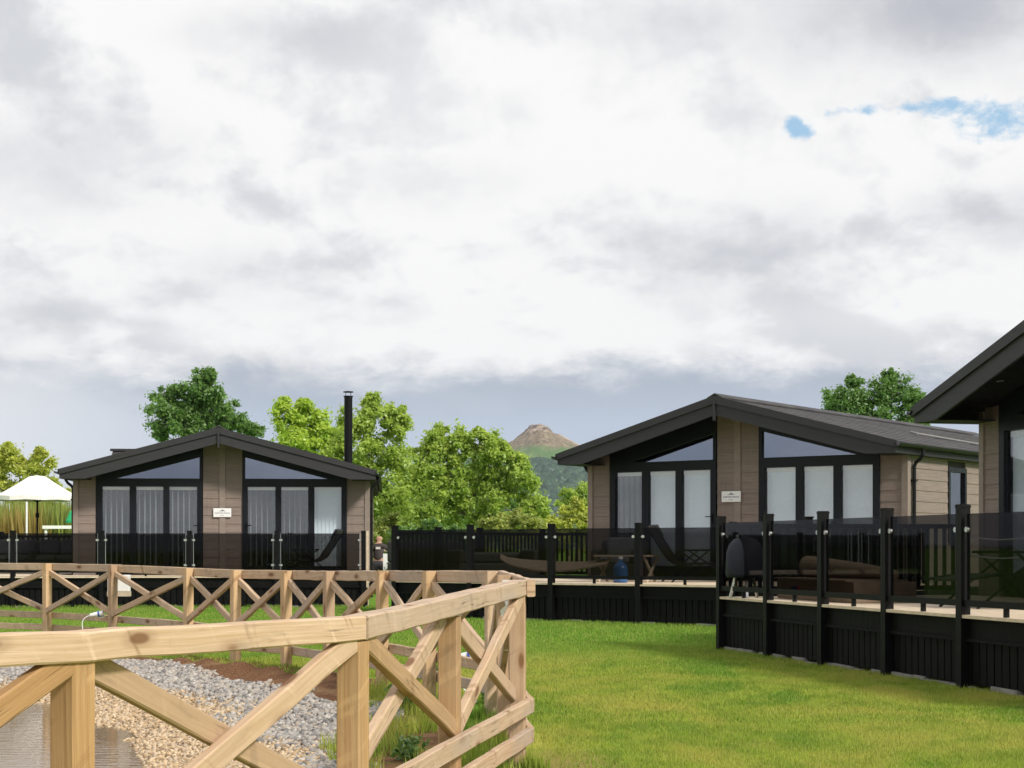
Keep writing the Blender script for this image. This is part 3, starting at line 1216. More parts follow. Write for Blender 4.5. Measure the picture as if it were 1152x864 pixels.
def deck(name, label, poly, glass_line, posts, ztop=1.77, zglass=1.67, pickets=(), clamps_and_highlights=False, inward=None, extra_posts=()):
    """poly: deck outline; posts: world points along the glazed front, in order"""
    base = Vector((posts[0].x, posts[0].y, 0))
    root = empty(name, base)
    tag(root, label, 'deck', 'raised decks with smoked glass balustrades')
    off = base
    d = (posts[-1] - posts[0]).normalized()
    n = inward
    fl = MB()
    # boards laid parallel to the front
    fl.xy([(p.x + n.x * .11, p.y + n.y * .11) for p in poly], ZD - .12, ZD - .03)
    fl.build('deck_floor', 'deck_board', root, off=off)
    a, b = posts[0] - d * .06, posts[-1] + d * .06
    MB().bar(a + n * .04 + Vector((0, 0, ZD - .012)), b + n * .04 + Vector((0, 0, ZD - .012)), .16, .030).build('edge_board', 'deck_edge', root, off=off)
    bd = MB()
    bd.xy([(p.x + n.x * .13, p.y + n.y * .13) for p in poly], ZD - .029, ZD + .0)
    bd.build('deck_boards', 'deck_edge', root, off=off)
    MB().bar(a + n * .05 + Vector((0, 0, ZD - .125)), b + n * .05 + Vector((0, 0, ZD - .125)), .03, .19).build('fascia', 'black_wood', root, off=off)
    MB().bar(a + n * .03 + Vector((0, 0, ZD - .235)), b + n * .03 + Vector((0, 0, ZD - .235)), .06, .03).build('ledge', 'black_wood', root, off=off)
    sk = MB()
    L = (b - a).length
    k = .07
    while k < L:
        p = a + d * k
        ztp = ZD - .25
        sk.bar(p + n * (.055 + random.uniform(0, .004)) + Vector((0, 0, .05)), p + n * .055 + Vector((0, 0, ztp)), .108, .02, up=n)
        k += .128
    sk.build('skirting', 'black_wood', root, off=off)
    MB().bar(a + n * .10 + Vector((0, 0, ZD / 2)), b + n * .10 + Vector((0, 0, ZD / 2)), .02, ZD - .3).build('skirting_backing', 'black', root, off=off)
    ss = MB()
    for i in range(1, len(poly)):
        pa, pb2 = poly[i], poly[(i + 1) % len(poly)]
        ss.bar(Vector((pa.x, pa.y, ZD / 2 - .06)), Vector((pb2.x, pb2.y, ZD / 2 - .06)), .03, ZD - .14)
    ss.build('side_skirting', 'black_wood', root, off=off)
    cb = MB()
    k = .0
    prof = [(0, -.05)]
    while k < L:
        hh = random.choice((.012, .03, .05, .055, .02))
        ln = random.uniform(.15, .5)
        prof += [(k, hh + .003), (min(L, k + ln), hh + random.uniform(-.008, .008))]
        k += ln + .004
    prof.append((L, -.05))
    cb.prism(prof, lambda p, q: tuple(a + d * p[0] + n * (.02 + q) + Vector((0, 0, p[1]))), .06)
    cb.build('footing_strip', 'concrete', root, off=off)
    for p in posts:
        pm = MB()
        pm.bar(p + Vector((0, 0, -.2)), p + Vector((0, 0, ztop - .03)), .10, .10, up=d)
        po = pm.build('post', 'black', root, off=off)
        pc = MB()
        pc.bar(p + Vector((0, 0, ztop - .03)), p + Vector((0, 0, ztop - .012)), .110, .110, up=d)
        pc.bar(p + Vector((0, 0, ztop - .012)), p + Vector((0, 0, ztop)), .10, .10, up=d)
        pc.build('cap', 'black', po, off=off)
    for i in range(len(posts) - 1):
        p, q = posts[i] + d * .085, posts[i + 1] - d * .085
        MB().bar(p + Vector((0, 0, (zglass + ZD + .14) / 2)), q + Vector((0, 0, (zglass + ZD + .14) / 2)), .010, zglass - ZD - .14).build('glass_panel', 'tint_glass', root, off=off)
        ra, rb = posts[i] + d * .05, posts[i + 1] - d * .05
        MB().bar(ra + Vector((0, 0, ZD + .115)), rb + Vector((0, 0, ZD + .115)), .05, .06).build('bottom_rail', 'black', root, off=off)
        mid = (p + q) / 2
        MB().bar(mid + Vector((0, 0, ZD + .006)), mid + Vector((0, 0, ZD + .085)), .04, .04, up=d).build('foot', 'black', root, off=off)
        for e_, sg in ((p, -1), (q, 1)):
            for zc in (zglass - .15,) + ((ZD + .25,) if clamps_and_highlights else ()):
                c = MB()
                axis = -n
                c.tube([e_ + d * sg * (-.015) + axis * .004 + Vector((0, 0, zc)), e_ + d * sg * (-.015) + axis * .030 + Vector((0, 0, zc))], .026, 12)
                c.bar(e_ + d * sg * .0 + axis * .014 + Vector((0, 0, zc)), e_ + d * sg * .04 + axis * .014 + Vector((0, 0, zc)), .012, .03)
                c.build('clamp', 'steel', root, off=off)
            MB().bar(e_ + Vector((0, 0, ZD + .15)), e_ + Vector((0, 0, zglass - .002)), .013, .006, up=d).build('edge_strip', 'edge_highlight' if clamps_and_highlights else 'frame', root, off=off)  # pale version paints a bright highlight line down each glass edge
    for line in pickets:
        for i in range(len(line) - 1):
            p, q = line[i], line[i + 1]
            dd = (q - p).normalized()
            pk = MB()
            pk.bar(p + Vector((0, 0, 1.625)), q + Vector((0, 0, 1.625)), .06, .06)
            pk.bar(p + Vector((0, 0, ZD + .1)), q + Vector((0, 0, ZD + .1)), .045, .06)
            ln = (q - p).length
            nn = int(ln / .125)
            for j in range(1, nn):
                r = p + dd * (ln * j / nn)
                pk.bar(r + Vector((0, 0, ZD + .1)), r + Vector((0, 0, 1.6)), .05, .022, up=dd.cross(Vector((0, 0, 1))))
            pk.build('picket_panel', 'black', root, off=off)
        for p in line[(1 if line[0] in posts else 0):]:
            pm = MB()
            pm.bar(p + Vector((0, 0, 0)), p + Vector((0, 0, 1.73)), .10, .10, up=d)
            pm.bar(p + Vector((0, 0, 1.73)), p + Vector((0, 0, 1.75)), .12, .12, up=d)
            pm.build('post', 'black', root, off=off)
    return root


def V2(x, y):
    return Vector((x, y, 0))


# deck 1, in front of the left lodge
u1 = Vector((math.cos(R1), math.sin(R1), 0))
v1 = Vector((-math.sin(R1), math.cos(R1), 0))
q1 = V2(-3.31, 36.65)
p1 = [q1 - u1 * (1.915 * k) for k in (6, 5, 4, 3, 2, 1, 0)]
bk = [q1 - u1 * (1.915 * 6) + v1 * 8, q1 - u1 * 7.15 + v1 * 8, q1 - u1 * 7.15 + v1 * 2.0, q1 + v1 * 2.0]
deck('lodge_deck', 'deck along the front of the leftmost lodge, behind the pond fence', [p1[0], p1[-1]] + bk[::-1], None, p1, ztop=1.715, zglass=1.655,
     pickets=[[bk[0] - v1 * 1.5, bk[0] - v1 * 1.5 + u1 * 2.1, bk[0] - v1 * 1.5 + u1 * 4.2]], clamps_and_highlights=True, inward=v1)

# deck 2, round the front left corner of the middle lodge
u2 = Vector((math.cos(R2), math.sin(R2), 0))
v2 = Vector((-math.sin(R2), math.cos(R2), 0))
O2 = V2(4.348, 31.6) - v2 * 3.79


def d2(s, t, z=0.0):
    return O2 + u2 * s + v2 * t + Vector((0, 0, z))


p2 = [d2(-5.42 + 1.853 * k, 0) for k in range(6)]
poly2 = [p2[0], p2[-1], d2(3.845, 3.74), d2(-3.5, 3.74), d2(-3.5, 5.0), d2(-5.42, 5.0)]
deck('lodge_deck', 'deck in front of the middle lodge with a blue water bottle on it', poly2, None, p2, ztop=1.77, zglass=1.68,
     pickets=[[p2[0], d2(-5.42, 1.32), d2(-5.42, 2.68), d2(-5.42, 4.9), d2(-3.62, 4.9)],
              [p2[-1], d2(3.845, 1.85), d2(3.845, 3.65)]], inward=v2)

# deck 3, the near one on the right
w3 = Vector((.26, -.966, 0)).normalized()
m3 = Vector((.966, .26, 0)).normalized()
q3 = V2(2.72, 21.4)
p3 = [q3 + w3 * (1.5 * k) for k in range(7)]
poly3 = [p3[0], p3[-1], p3[-1] + m3 * 3.5, p3[0] + m3 * 3.4]
deck('lodge_deck', 'nearest deck running out of the right edge above the lawn', poly3, None, p3, ztop=1.75, zglass=1.66,
     pickets=[[p3[0], q3 + m3 * 1.23, q3 + m3 * 2.46, q3 + m3 * 3.5]], inward=m3)

# ------------------------------------------------------------------ deck furniture


def lounger(loc, rz, label):
    o = empty('sun_lounger', loc, rz)
    tag(o, label, 'lounger', 'black reclining loungers on the decks')
    w = .31
    s = MB()
    prof = [(-.55, .30), (-.2, .36), (.15, .36), (.5, .33), (.62, .40), (.78, .62), (.95, .90), (1.02, .98)]
    n0 = len(s.v)
    for x, z in prof:
        for y in (-w, w):
            s.v.append((x, y, z))
        for y in (w, -w):
            s.v.append((x - .015, y, z - .02))
    for i in range(len(prof) - 1):
        a, b = i * 4, (i + 1) * 4
        for k in range(4):
            s.f.append((a + k, a + (k + 1) % 4, b + (k + 1) % 4, b + k))
    s.f.append((3, 2, 1, 0))
    e = (len(prof) - 1) * 4
    s.f.append((e, e + 1, e + 2, e + 3))
    s.build('sling', 'black_fabric', o, smooth=False)
    hp = MB()
    hp.obox(Vector((.96, 0, .94)), Vector((.06, 0, .11)), Vector((0, w * .9, 0)), Vector((.03, 0, -.02)))
    hp.build('head_cushion', 'black_fabric', o, bevel=.02)
    for sy in (-1, 1):
        y = sy * (w + .025)
        f = MB()
        f.tube([(-.6, y, .30), (-.2, y, .35), (.5, y, .33), (.64, y, .41), (.8, y, .64), (1.05, y, 1.02)], .016, 8)
        f.build('side_rail', 'black', o)
        l = MB()
        l.tube([(-.45, y, 0), (.05, y, .34), (.42, y, .58)], .015, 8)
        l.build('leg', 'black', o)
        l = MB()
        l.tube([(.75, y, 0), (.35, y, .34), (.05, y, .58)], .015, 8)
        l.build('leg', 'black', o)
        MB().box(-.02, .46, y - .028, y + .028, .575, .605).build('armrest', 'black', o, bevel=.008)
    return o


def sofa(loc, rz, label, width=1.5, cushions=True, back=.78):
    o = empty('rattan_sofa', loc, rz)
    tag(o, label, 'sofa', 'dark rattan seats on the decks')
    h = width / 2
    MB().box(-h, h, -.38, .38, .05, .33).build('base', 'rattan', o, bevel=.02)
    MB().box(-h, h, .26, .40, .33, back).build('backrest', 'rattan', o, bevel=.05)
    for sx in (-1, 1):
        MB().box(*sorted((sx * (h - .14), sx * h)), -.38, .258, .332, .60).build('armrest', 'rattan', o, bevel=.05)
    if cushions:
        n = max(1, round((width - .3) / .6))
        cw = (width - .3) / n
        for k in range(n):
            x0 = -h + .15 + k * cw
            MB().box(x0 + .01, x0 + cw - .01, -.36, .25, .335, .46).build('seat_cushion', 'cushion', o, bevel=.04)
            MB().box(x0 + .02, x0 + cw - .02, .10, .25, .465, back + .06).build('back_cushion', 'cushion', o, bevel=.05)
    return o


def table(loc, rz, label, lx=.55, ly=.3, h=.5, wood=True):
    o = empty('low_table', loc, rz)
    tag(o, label, 'table')
    top = MB()
    for k in range(4):
        y0 = -ly + k * ly / 2
        top.box(-lx, lx, y0 + .004, y0 + ly / 2 - .004, h - .03, h)
    top.build('tabletop', 'deck_board' if wood else 'black', o)
    for sx in (-1, 1):
        for a in (-1, 1):
            MB().bar((sx * (lx - .06) + a * .026, -ly * .85 * a, 0), (sx * (lx - .06) + a * .026, ly * .85 * a, h - .03), .03, .045).build('leg', 'deck_board' if wood else 'black', o)
    return o


zf = ZD + .002
P_ = lambda px, d, z=zf: Vector((gx(px, d), d, z))
lounger(P_(333, 37.7), R(-8), 'black reclining lounger before the pale window of the leftmost lodge')
lounger(P_(794, 30.6), R(190), 'black reclining lounger by the white doors of the middle lodge')
lo3 = lounger(P_(1118, 17.6), R(20), 'black reclining lounger on the nearest deck by the right edge')
sofa(P_(12, 40.5), R(2), 'dark rattan sofa at the far left behind the smoked glass', 1.6)
sofa(P_(66, 40.0), R(4), 'dark rattan sofa beside the left corner of the leftmost lodge', 1.3)
sofa(P_(492, 34.2), R2 + R(90), 'long dark rattan sofa behind the glass left of the picket railing', 2.3, False)
sofa(d2(-4.2, 1.5, zf), R2 + R(60), 'dark rattan sofa holding the curled brown cardboard', 1.7, False, .55)
sofa(d2(-2.2, 3.0, zf), R2 + R(15), 'dark rattan armchair with grey cushion by the corner of the middle lodge', .95)
table(d2(-1.2, 1.7, zf), R2 + R(8), 'low timber table with crossed legs behind the blue water bottle')

# curled sheet of cardboard on the sofa
c = MB()
a = P_(562, 31.4, 1.12)
N = 14
for i in range(N + 1):
    u = i / N
    zz = 1.13 - .26 * u * 1.9 + .26 * 1.9 * u * u * .93 + (.0 if i else .05)
    pp = Vector((gx(563 + 120 * u, 31.2 - .6 * u), 31.2 - .6 * u, zz))
    wd = .10 + .10 * math.sin(math.pi * min(1, u * 1.2))
    for s_, tk in ((-1, 0), (1, 0), (1, -.03), (-1, -.03)):
        c.v.append(tuple(pp + Vector((0, .25 * s_ * (1 if tk == 0 else .98), wd * s_ * .45 + tk))))
for i in range(N):
    for k in range(4):
        c.f.append((i * 4 + k, i * 4 + (k + 1) % 4, i * 4 + 4 + (k + 1) % 4, i * 4 + 4 + k))
c.f.append((3, 2, 1, 0))
c.f.append((N * 4, N * 4 + 1, N * 4 + 2, N * 4 + 3))
base = Vector((gx(620, 31), 31, .95))
o = c.build('cardboard_sheet', 'cardboard', off=base)
o.location = base
tag(o, 'curled brown cardboard sheet lying on the rattan sofa before the picket railing', 'cardboard')

# blue water bottle
b0 = P_(698, 30.0)
o = empty('water_bottle', b0)
tag(o, 'big blue water bottle standing at the front of the middle deck', 'water bottle')
bt = MB().lathe([(.12, 0), (.135, .02), (.135, .12), (.128, .14), (.135, .16), (.135, .27), (.12, .31), (.06, .37), (.035, .39), (.035, .44)], (0, 0, 0), 20)
bt.build('body', 'blue', o, smooth=True)
MB().lathe([(.04, .43), (.042, .47), (.035, .475)], (0, 0, 0), 14).build('cap', 'white', o)

# packaging on the near deck
pk0 = P_(945, 19.9)
o = empty('flat_carton', pk0, math.atan2(w3.y, w3.x))
tag(o, 'wide flat brown carton on the nearest deck under the paper roll', 'carton')
MB().box(-1.05, 1.05, -.35, .45, 0, .24).build('box', 'cardboard', o, bevel=.01)
MB().box(-1.1, .95, -.4, .4, .243, .262).build('loose_flap', 'kraft', o)
MB().box(-.62, -.45, -.356, -.352, .06, .16).build('blue_label', 'blue', o)
MB().box(-.44, -.36, -.356, -.352, .06, .16).build('red_label', 'red', o)
o = empty('paper_roll', pk0 + Vector((0, 0, .262)), math.atan2(w3.y, w3.x) + R(14))
tag(o, 'brown paper roll lying on the flat carton, its wide end to the left', 'paper roll')
r_ = MB()
r_.tube([(-.62, 0, .14), (-.2, .02, .125), (.35, .0, .10), (.75, .03, .075), (.95, .02, .06)], [.135, .118, .095, .07, .055], 16)
r_.build('roll', 'kraft', o, smooth=False)
MB().tube([(-.626, 0, .14), (-.60, 0, .14)], .10, 14).build('core', 'cardboard', o)

# covered barbecue
bb = P_(838, 20.9)
o = empty('covered_barbecue', bb)
tag(o, 'barbecue under a rounded navy cover at the left end of the nearest deck', 'barbecue')
cv = MB().lathe([(.23, .26), (.25, .30), (.24, .48), (.235, .58), (.20, .68), (.13, .75), (.03, .78)], (0, 0, 0), 18)
for i, p in enumerate(cv.v):
    a = math.atan2(p[1], p[0])
    k = 1 + .05 * math.sin(a * 7) * max(0, (.7 - p[2]))
    cv.v[i] = (p[0] * k, p[1] * k, p[2])
cv.build('cover', 'navy', o, smooth=True)
for k in range(3):
    a = R(30 + 120 * k)
    MB().bar((.2 * math.cos(a), .2 * math.sin(a), 0), (.12 * math.cos(a), .12 * math.sin(a), .3), .03, .03).build('leg', 'steel', o)

# ropes of a hanging rail on the near deck
for zc, lab in ((1.47, 'upper sagging pale rope across the nearest deck by the right edge'), (1.27, 'lower sagging pale rope across the nearest deck by the right edge')):
    a, b_ = P_(1088, 18.0, zc), P_(1165, 17.2, zc)
    pts = []
    for i in range(13):
        u = i / 12
        p = a.lerp(b_, u)
        p.z -= .045 * (1 - (2 * u - 1) ** 2)
        pts.append(p)
    o = MB().tube(pts, .0085, 6).build('rope', 'rope', off=a)
    o.location = a
    tag(o, lab, 'rope')

# ------------------------------------------------------------------ left background
pb = Vector((gx(42, 46), 46, 0))
o = empty('white_parasol', pb)
tag(o, 'open white parasol on a black pole left of the leftmost lodge', 'parasol')
cp = MB()
ns = 8
rad, zt_, ze = 1.16, 3.36, 2.76
rings = [(0.0, zt_), (.2, zt_ - .04), (.5, zt_ - .27), (.8, zt_ - .48), (1.0, ze), (1.0, ze - .12)]
for r, z in rings:
    for k in range(ns * 2):
        a = math.pi * k / ns + R(22)
        q = 1.0 if k % 2 == 0 else .95
        cp.v.append((rad * r * q * math.cos(a), rad * r * q * math.sin(a), z - (0 if k % 2 == 0 else -.02 * r)))
n = ns * 2
for i in range(len(rings) - 1):
    for k in range(n):
        cp.f.append((i * n + k, i * n + (k + 1) % n, (i + 1) * n + (k + 1) % n, (i + 1) * n + k))
co = cp.build('canopy', 'white_fabric', o)
sm = co.modifiers.new('thick', 'SOLIDIFY')
sm.thickness = .006
MB().tube([(0, 0, 0), (0, 0, 3.3)], .028, 10).build('pole', 'black', o)
MB().lathe([(.05, 2.18), (.055, 2.2), (.05, 2.3), (.03, 2.32)], (0, 0, 0), 12).build('collar', 'black', o)
MB().lathe([(.32, 0), (.32, .06), (.06, .12), (.05, .3)], (0, 0, 0), 16).build('base', 'black', o)
for k in range(ns):
    a = 2 * math.pi * k / ns + R(22)
    MB().bar((.03 * math.cos(a), .03 * math.sin(a), 2.62), (.62 * rad * math.cos(a), .62 * rad * math.sin(a), 3.0), .012, .018).build('rib', 'black', o)

q = Vector((gx(30, 49), 49, 0))
o = empty('white_pole', q)
tag(o, 'slim white pole standing behind the white parasol', 'pole')
MB().tube([(0, 0, 0), (0, 0, 2.75)], .03, 10).build('shaft', 'white', o)
MB().lathe([(.06, 2.75), (.06, 2.80), (.02, 2.82)], (0, 0, 0), 12).build('top_cap', 'white', o)
q = Vector((gx(83, 52), 52, 0))
o = empty('green_parasol', q)
tag(o, 'green parasol half hidden behind the left wall of the leftmost lodge', 'parasol')
MB().lathe([(.26, 2.12), (.26, 2.18), (.15, 2.45), (.04, 2.55)], (0, 0, 0), 12).build('canopy', 'green_fabric', o)
MB().tube([(0, 0, 0), (0, 0, 2.45)], .025, 8).build('pole', 'black', o)
q = Vector((gx(66, 56), 56, 0))
o = empty('white_rail', q)
tag(o, 'low white horizontal rail in front of the reeds', 'rail')
MB().box(-.55, .75, -.03, .03, 1.98, 2.09).build('board', 'white', o)
for x in (-.45, .65):
    MB().box(x - .04, x + .04, .032, .09, 0, 2.05).build('post', 'white', o)


# vertical reeds
def reeds(name, x0, x1, y0, y1, n, h, mat, label):
    X, Y = scatter(n, x0, x1, y0, y1)
    a = RNG.random(n) * 3.14
    w_ = .018 + .02 * RNG.random(n)
    dx, dy = np.cos(a) * w_, np.sin(a) * w_
    H = h * (.55 + .5 * RNG.random(n))
    lx, ly = (RNG.random(n) - .5) * .5, (RNG.random(n) - .5) * .5
    P = np.stack([np.stack([X - dx, Y - dy, 0 * X], -1), np.stack([X + dx, Y + dy, 0 * X], -1),
                  np.stack([X + dx * .8 + lx * .4, Y + dy + ly * .4, H * .6], -1), np.stack([X + lx, Y + ly, H], -1)], 1)
    tone = np.repeat(RNG.random(n), 4)
    o = np_mesh(name, P.reshape(-1, 3), np.arange(n * 4).reshape(-1, 4), mat, tone)
    return tag(o, label, 'reeds', kind='stuff')


reeds('reed_bed', -22, -13.3, 58, 62, 5200, 3.3, 'reed', 'tall yellow green reeds behind the white parasol')
reeds('dry_reed_bed', -18.2, -16.2, 56.5, 58, 700, 2.9, 'reed_rust', 'rust coloured dry reeds under the white parasol')


# ------------------------------------------------------------------ trees
def leaves(C, Rr, n, size, squash=.8):
    """n leaf quads spread round clump centres C with radii Rr"""
    k = RNG.integers(0, len(C), n)
    dirv = RNG.normal(size=(n, 3))
    dirv /= np.linalg.norm(dirv, axis=1)[:, None]
    rr = np.abs(RNG.normal(size=n)) * .62
    pos = C[k] + dirv * (Rr[k] * rr)[:, None] * np.array([1, 1, squash])
    nrm = dirv * .6 + RNG.normal(size=(n, 3)) * .7 + np.array([0, 0, .6])
    nrm /= np.linalg.norm(nrm, axis=1)[:, None]
    ref = RNG.normal(size=(n, 3))
    a = np.cross(nrm, ref)
    a /= np.linalg.norm(a, axis=1)[:, None] + 1e-9
    b = np.cross(nrm, a)
    s = (size * (.6 + .8 * RNG.random(n)))[:, None]
    P = np.stack([pos - a * s, pos - b * s * .5, pos + a * s, pos + b * s * .5], 1)
    tone = np.clip(RNG.random(n) * .75 + RNG.normal(size=len(C))[k] * .16 + .15, 0, 1)
    return P.reshape(-1, 3), np.arange(n * 4).reshape(-1, 4), np.repeat(tone, 4)


def tree(name, label, base_px, d, lobes, nleaf, size, leafmat, barkmat, r0=.16, clumps=11, category='tree', group=None, spread=.36, z0=0.0, stems=1):
    """lobes: (px, py, radius px, depth offset as share of the radius)"""
    base = Vector((gx(base_px, d), d, z0))
    root = empty(name, base)
    tag(root, label, category, group)
    s = d / F
    tr = MB()
    C, Rr = [], []
    lob = []
    for (px, py, rp, dz) in lobes:
        lob.append((at(px, py, d) + Vector((0, dz * rp * s, 0)), rp * s))
    low = min(l[0].z - l[1] for l in lob)
    fork = Vector((base.x, base.y, z0 + max(.6, (low - z0) * .6 + .4)))
    tr.tube([base - Vector((0, 0, .2)), base.lerp(fork, .5) + Vector((random.uniform(-.05, .05), 0, 0)), fork], [r0 * 1.25, r0 * .95, r0 * .85], 8)
    nodes = [(fork, r0 * .8), (base.lerp(fork, .65), r0 * .8)]
    lob.sort(key=lambda l: (l[0] - fork).length)
    for (c, r) in lob:
        st_, rs = min(nodes, key=lambda q: (q[0] - c).length + max(0, q[0].z - c.z + .4 * r) * 2.0)
        jit = lambda q: Vector((random.uniform(-q, q), random.uniform(-q, q), random.uniform(-q, q) * .6)) * r
        mid = st_.lerp(c, .5) + jit(.3)
        rs *= .62
        q1_, q3_ = st_.lerp(mid, .5) + jit(.15), mid.lerp(c, .5) + jit(.18)
        tr.tube([st_, q1_, mid, q3_, c], [rs, rs * .85, rs * .7, rs * .55, rs * .35], 6)
        nodes += [(q1_, rs * .9), (mid, rs * .8), (q3_, rs * .65), (c, rs * .5)]
        for k in range(int(clumps * 1.9)):
            v = Vector(RNG.normal(size=3)).normalized()
            e = c + Vector((v.x, v.y, v.z * .9)) * r * random.uniform(.25, 1.02)
            if k % 2 == 0 or clumps < 8:
                b = mid.lerp(c, random.uniform(.4, 1))
                mm = b.lerp(e, .55) + Vector((0, 0, .08 * r))
                tr.tube([b, mm, e], [r0 * .16, r0 * .1, r0 * .035], 5)
            C.append(tuple(e))
            Rr.append(r * spread * random.uniform(.45, 1.1))
    tr.build('trunk', barkmat, root, off=base, smooth=True)
    v, f, tn = leaves(np.array(C), np.array(Rr), int(nleaf * 2.9), size * .60)
    np_mesh('crown', v, f, leafmat, tn, parent=root, loc=base)
    return root


TG = 'trees behind the lodges'
tree('broadleaf_tree', 'tall dark green tree with airy lobed crown behind the leftmost lodge', 228, 72,
     [(184, 452, 17, .2), (192, 474, 24, -.3), (198, 440, 11, .1), (226, 436, 22, 0), (226, 462, 26, .4), (232, 424, 11, 0), (255, 458, 19, -.4), (262, 476, 18, .3), (285, 487, 13, 0), (212, 488, 24, 0), (212, 452, 17, .3), (240, 448, 18, -.3), (205, 468, 18, 0), (245, 480, 20, .3), (180, 486, 14, .2)],
     20000, .13, 'leaf_dark', 'bark_dark', .17, 9, group=TG, spread=.42)
tree('broadleaf_tree', 'bright green rounded tree beside the black flue pipe', 335, 62,
     [(325, 468, 21, 0), (348, 470, 22, .3), (330, 500, 28, -.2), (352, 500, 26, .2), (320, 452, 8, 0), (342, 456, 10, .2), (372, 490, 20, 0)],
     13000, .12, 'leaf_bright', 'bark', .14, 11, group=TG, spread=.42)
tree('broadleaf_tree', 'large loose light green tree just right of the black flue pipe', 425, 58,
     [(398, 478, 24, .3), (425, 468, 24, 0), (448, 480, 17, -.3), (410, 512, 34, 0), (446, 515, 30, .2), (415, 556, 36, 0), (450, 560, 36, -.2), (432, 590, 30, 0), (420, 452, 9, 0), (448, 462, 8, 0), (385, 505, 22, 0), (472, 540, 22, 0)],
     26000, .115, 'leaf_mid', 'bark', .15, 11, group=TG, spread=.42)
tree('broadleaf_tree', 'wide bushy green tree with pale branches beside the far peak', 533, 54,
     [(492, 500, 22, 0), (520, 496, 20, .3), (550, 500, 20, -.2), (575, 515, 20, 0), (588, 540, 22, 0), (600, 570, 20, 0), (480, 530, 26, -.2), (510, 535, 26, .5), (545, 528, 24, .5), (490, 568, 26, .3), (565, 560, 24, .4), (595, 592, 20, .1), (475, 590, 22, 0), (497, 484, 7, 0), (540, 486, 7, 0), (530, 555, 24, .9), (515, 575, 24, 1.0), (550, 582, 22, .6), (560, 535, 18, 1.2), (500, 545, 18, 1.2), (508, 512, 18, .4), (538, 512, 18, .4), (562, 505, 14, .2), (478, 508, 14, .3)],
     34000, .11, 'leaf_mid', 'bark', .15, 10, group=TG, spread=.40)
tree('broadleaf_tree', 'dense dark green tree crown rising behind the roof of the middle lodge', 985, 70,
     [(945, 452, 22, 0), (970, 445, 24, .3), (1000, 440, 24, 0), (1025, 450, 20, -.3), (985, 470, 34, 0), (950, 475, 26, .2), (1030, 470, 22, 0), (1002, 424, 9, 0), (960, 430, 9, .1)],
     17000, .12, 'leaf_dark', 'bark_dark', .2, 12, group=TG, spread=.42)
tree('broadleaf_tree', 'yellow green tree at the far left above the white parasol', 22, 66,
     [(18, 522, 22, 0), (42, 525, 20, .3), (-8, 520, 24, 0), (30, 550, 26, -.2), (60, 552, 17, 0), (0, 552, 26, .2), (45, 510, 8, 0), (10, 505, 9, 0), (66, 575, 18, .2), (35, 580, 24, 0), (0, 590, 22, -.5), (20, 596, 20, -.6), (50, 594, 18, -.5), (72, 598, 12, -.4)],
     19000, .12, 'leaf_yellow', 'bark', .15, 9, group=TG, spread=.42)
tree('broadleaf_tree', 'small fresh green tree between the far peak and the middle lodge', 650, 110,
     [(640, 556, 10, 0), (655, 552, 12, .2), (645, 566, 13, -.2), (660, 568, 13, 0), (634, 570, 9, 0), (668, 556, 11, 0)],
     6000, .15, 'leaf_mid', 'bark', .2, 9, group=TG, spread=.45)
tree('broadleaf_tree', 'deep green tree filling the gap behind the wide bushy tree', 520, 76,
     [(470, 540, 24, 0), (500, 548, 26, .3), (530, 545, 26, 0), (560, 552, 24, .3), (590, 575, 20, 0), (480, 580, 28, 0), (520, 585, 28, .2), (560, 588, 26, 0)],
     14000, .15, 'leaf_dark', 'bark_dark', .18, 10, group=TG, spread=.45)
SG = 'shrubs beyond the decks'
tree('leafy_shrub', 'yellow green shrub in front of the small fresh green tree', 640, 50,
     [(622, 590, 15, 0), (642, 580, 15, .3), (660, 585, 16, 0), (632, 602, 18, 0), (655, 605, 18, .2), (648, 566, 7, 0), (612, 602, 12, 0)],
     7000, .09, 'leaf_yellow', 'bark', .06, 9, 'shrub', SG, .42)
tree('leafy_shrub', 'olive green shrub under the tree beside the far peak', 565, 46,
     [(560, 592, 17, 0), (580, 584, 15, .3), (598, 594, 15, 0), (575, 606, 18, 0), (540, 602, 16, 0), (605, 610, 14, 0)],
     7000, .08, 'leaf_olive', 'bark', .05, 8, 'shrub', SG, .42)
tree('leafy_shrub', 'dark green shrub behind the long rattan sofa', 490, 47,
     [(455, 600, 20, 0), (480, 596, 18, .3), (505, 600, 18, 0), (530, 604, 16, 0), (465, 618, 22, 0), (500, 620, 22, .2), (450, 640, 18, 0), (480, 642, 18, 0), (515, 640, 18, .2), (545, 636, 18, 0), (575, 634, 18, .2), (605, 634, 16, 0)],
     11000, .085, 'leaf_dark', 'bark_dark', .05, 8, 'shrub', SG, .42)
tree('leafy_shrub', 'mid green shrub behind the person in the brown shirt', 428, 55,
     [(420, 598, 18, 0), (440, 592, 16, .3), (430, 618, 18, 0), (450, 622, 18, 0), (412, 622, 14, 0)],
     6000, .085, 'leaf_olive', 'bark', .05, 8, 'shrub', SG, .42)
tree('leafy_shrub', 'long low hedge behind the far left corner of the leftmost lodge', 90, 70,
     [(70, 590, 16, 0), (95, 585, 18, .3), (120, 588, 18, 0), (60, 600, 16, 0)],
     4000, .11, 'leaf_yellow', 'bark', .05, 8, 'shrub', SG, .42)

